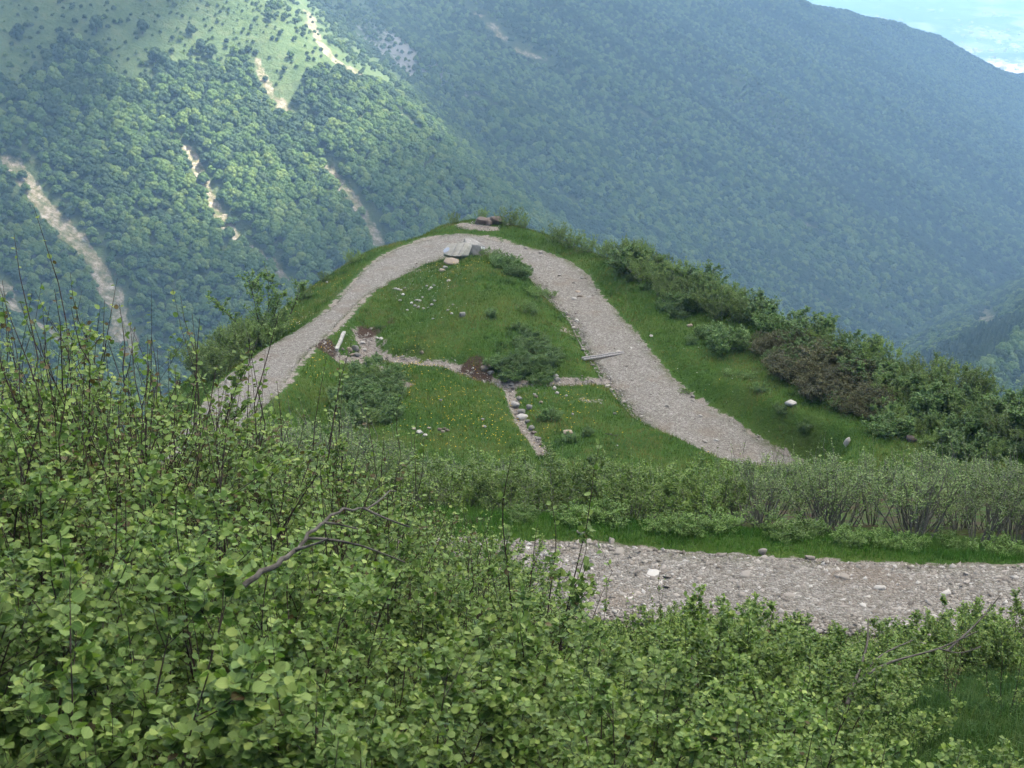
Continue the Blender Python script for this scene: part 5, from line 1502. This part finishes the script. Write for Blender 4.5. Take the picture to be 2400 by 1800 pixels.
GX, GY, GZ, ppx, ppy, size, young, dm, UB, VB = [a_[keep] for a_ in (GX, GY, GZ, ppx, ppy, size, young, dm, UB, VB)]
# extra young growth to close the light patches
cr = rng.uniform(0, 1, GX.shape)
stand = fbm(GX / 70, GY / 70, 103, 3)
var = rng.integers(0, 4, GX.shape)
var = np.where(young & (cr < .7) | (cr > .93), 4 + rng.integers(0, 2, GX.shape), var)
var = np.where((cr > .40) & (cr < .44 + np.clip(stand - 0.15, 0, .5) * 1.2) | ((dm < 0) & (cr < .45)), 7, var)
rib_shade = (fbm(UB / 60, VB / 900, 107, 2) > 0.22) & (GY > 1000) & (dm > 0)
var = np.where(rib_shade & (cr < .75), 7, var)  # dark-crowned bands put the shade between the ribs into tree colour
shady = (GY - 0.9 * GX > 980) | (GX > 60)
var = np.where(shady & (dm > 0) & (rng.uniform(0, 1, GX.shape) < 0.45), 7, var)  # more dark crowns: the slope's shade is deepened by tree colour
right_hill = (GX > 150) & (GY < 820) & (ppx > 2150)
ridge_px = np.interp(ppx, [2200, 2243, 2297, 2400, 2500], [905, 875, 834, 753, 680])
var = np.where(right_hill & (ppy < ridge_px + 30), 6, var)
H_ = 7.6 * size; Wd = 7.8 * size
H_ = np.where(var == 6, H_ * 1.1, H_); Wd = np.where(var == 6, Wd * .8, Wd)
# isolated trees on the upper meadow, one by one
LONE = [((46, 92), 9, 'dark rounded tree alone on the meadow at the far upper left'), ((227, 76), 10, 'dark narrow tree standing alone on the upper meadow'), ((335, 80), 9, 'dark tree on the upper meadow right of the narrow one'), ((448, 84), 7, 'small dark tree on the meadow left of the sunny ridge'), ((472, 122), 8, 'tree at the upper end of the diagonal tree line'),
        ((497, 137), 9, 'second tree of the diagonal line on the meadow'), ((365, 150), 10, 'left tree of the dark clump in the meadow'), ((385, 165), 11, 'middle tree of the dark clump in the meadow'), ((402, 182), 10, 'right tree of the dark clump in the meadow'), ((195, 160), 10, 'upper tree of the dark group entering the meadow'), ((175, 240), 11, 'rounded tree at the forest edge of the meadow'), ((150, 222), 9, 'smaller tree at the forest edge of the meadow'), ((345, 205), 8, 'lone round bushy tree below the meadow clump')]
for (p, w, lab) in LONE:
    g = far_at(*p)
    if g is None: continue
    e = empty('meadow_tree', tuple(g), lab, 'tree', 'lone trees on the meadow', rz(), (w, w, w * 1.15))
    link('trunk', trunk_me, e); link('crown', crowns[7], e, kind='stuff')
# the 280 trees that show largest become things of their own, the rest one forest
dist = np.hypot(GX, GY)
inview = (ppx > 0) & (ppx < 2400) & (ppy > 60) & (ppy < 900) & (dm > 0)
appear = np.where(inview, H_ / dist, 0)
# hidden behind the spur or thicket: skip those below its outline
outl = np.interp(ppx, [0, 330, 500, 640, 860, 1050, 1200, 1440, 1800, 2100, 2400], [700, 730, 760, 730, 590, 505, 500, 560, 680, 790, 900])
appear = np.where(ppy - 25 < outl - 12, appear, 0)
order = np.argsort(-appear)[:280]
single = np.zeros(GX.shape, bool); single[order] = True
LT = {True: 'pale fresh green broadleaf tree in the forest across the valley', False: 'dark green beech tree in the dense forest across the valley'}
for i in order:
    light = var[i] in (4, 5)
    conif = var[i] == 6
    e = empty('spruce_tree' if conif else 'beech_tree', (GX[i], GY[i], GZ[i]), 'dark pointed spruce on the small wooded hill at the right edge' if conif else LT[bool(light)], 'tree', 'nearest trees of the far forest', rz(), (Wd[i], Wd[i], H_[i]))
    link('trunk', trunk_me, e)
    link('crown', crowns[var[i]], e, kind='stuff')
ns = ~single
n = int(ns.sum())
fm = bpy.data.meshes.new('forest_points')
fm.vertices.add(n)
fm.vertices.foreach_set('co', np.stack([GX[ns], GY[ns], GZ[ns]], -1).astype(np.float32).ravel())
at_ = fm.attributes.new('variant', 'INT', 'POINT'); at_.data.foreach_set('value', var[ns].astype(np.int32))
at_ = fm.attributes.new('rotv', 'FLOAT_VECTOR', 'POINT')
rv = np.zeros((n, 3), np.float32); rv[:, 2] = rng.uniform(0, 6.283, n); rv[:, 0] = rng.normal(0, .07, n); rv[:, 1] = rng.normal(0, .07, n)
at_.data.foreach_set('vector', rv.ravel())
at_ = fm.attributes.new('sclv', 'FLOAT_VECTOR', 'POINT')
at_.data.foreach_set('vector', np.stack([Wd[ns] * rng.uniform(.9, 1.12, n), Wd[ns] * rng.uniform(.9, 1.12, n), H_[ns]], -1).astype(np.float32).ravel())
forest = link('forest', fm, kind='stuff', label='dense broadleaf forest covering the mountainside across the valley', cat='forest')
ng_ = bpy.data.node_groups.new('forest_scatter', 'GeometryNodeTree')
ng_.interface.new_socket('Geometry', in_out='INPUT', socket_type='NodeSocketGeometry')
ng_.interface.new_socket('Geometry', in_out='OUTPUT', socket_type='NodeSocketGeometry')
gi = ng_.nodes.new('NodeGroupInput'); go = ng_.nodes.new('NodeGroupOutput')
iop = ng_.nodes.new('GeometryNodeInstanceOnPoints'); iop.inputs['Pick Instance'].default_value = True
jn = ng_.nodes.new('GeometryNodeJoinGeometry')
srcs = []
for i, me in enumerate(crowns):
    so = bpy.data.objects.new('crown_source', me)      # never linked: only feeds the scatter
    srcs.append(so)
for so in reversed(srcs):
    oi = ng_.nodes.new('GeometryNodeObjectInfo'); oi.inputs['Object'].default_value = so
    oi.inputs['As Instance'].default_value = True
    ng_.links.new(oi.outputs['Geometry'], jn.inputs[0])
def named(nm, typ):
    nd = ng_.nodes.new('GeometryNodeInputNamedAttribute'); nd.data_type = typ
    nd.inputs['Name'].default_value = nm
    return [o for o in nd.outputs if o.enabled and o.name == 'Attribute'][0]
ng_.links.new(gi.outputs[0], iop.inputs['Points'])
ng_.links.new(jn.outputs[0], iop.inputs['Instance'])
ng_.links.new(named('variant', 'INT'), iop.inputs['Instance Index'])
ng_.links.new(named('rotv', 'FLOAT_VECTOR'), iop.inputs['Rotation'])
ng_.links.new(named('sclv', 'FLOAT_VECTOR'), iop.inputs['Scale'])
ng_.links.new(iop.outputs[0], go.inputs[0])
md = forest.modifiers.new('scatter', 'NODES'); md.node_group = ng_
print('forest', n)

# houses of the far town
hv = np.array([(-.5, -.4, 0), (.5, -.4, 0), (.5, .4, 0), (-.5, .4, 0), (-.5, -.4, .55), (.5, -.4, .55), (.5, .4, .55), (-.5, .4, .55), (-.5, 0, .85), (.5, 0, .85)])
wall_me = new_mesh('house_walls', hv, faces=[(0, 1, 5, 4), (1, 2, 6, 5), (2, 3, 7, 6), (3, 0, 4, 7), (5, 6, 9), (7, 4, 8)], mat=M['house_wall'])
rvv = np.array([(-.56, -.46, .52), (.56, -.46, .52), (.56, 0, .87), (-.56, 0, .87), (.56, .46, .52), (-.56, .46, .52)])
roof_me = new_mesh('house_roof', rvv, faces=[(0, 1, 2, 3), (3, 2, 4, 5)], mat=M['house_roof'])
nh = 0
for c, r, s in TOWN:
    qv = val_at(*c)
    if qv is None: continue
    for j in range(int(22 * s)):
        x = qv[0] + rng.normal(0, r * .5); y = qv[1] + rng.normal(0, r * .8)
        p1, p2, _ = project(np.array([x, y, -700.0]))
        z = float(H_val(np.array([x]), np.array([y]))[0])
        w = rng.uniform(11, 22)
        e = empty('house', (x, y, z - .5), 'tiny pale house in the hazy town on the distant valley floor', 'house', 'houses of the distant town', rz(), (w, w * .8, w * .7))
        link('wall', wall_me, e); link('roof', roof_me, e)
        nh += 1
print('houses', nh)

# ------------------------------------------------------------------ haze
def box_mesh(name, lo, hi, mat):
    v = [(x, y, z) for x in (lo[0], hi[0]) for y in (lo[1], hi[1]) for z in (lo[2], hi[2])]
    f = [(0, 1, 3, 2), (4, 6, 7, 5), (0, 4, 5, 1), (2, 3, 7, 6), (0, 2, 6, 4), (1, 5, 7, 3)]
    return new_mesh(name, v, faces=f, mat=mat)
m, nt, out = mat_new('haze_air')
pv = nt.nodes.new('ShaderNodeVolumePrincipled')
pv.inputs['Color'].default_value = (0.45, 0.70, 1.0, 1)
pv.inputs['Density'].default_value = HAZE_DENSITY
pv.inputs['Anisotropy'].default_value = 0.25
nt.links.new(pv.outputs[0], out.inputs['Volume'])
link('haze', box_mesh('haze', (-5400, -140, -3100), (9200, 13800, 165), m), kind='stuff', label='pale blue haze filling the valley air', cat='haze')
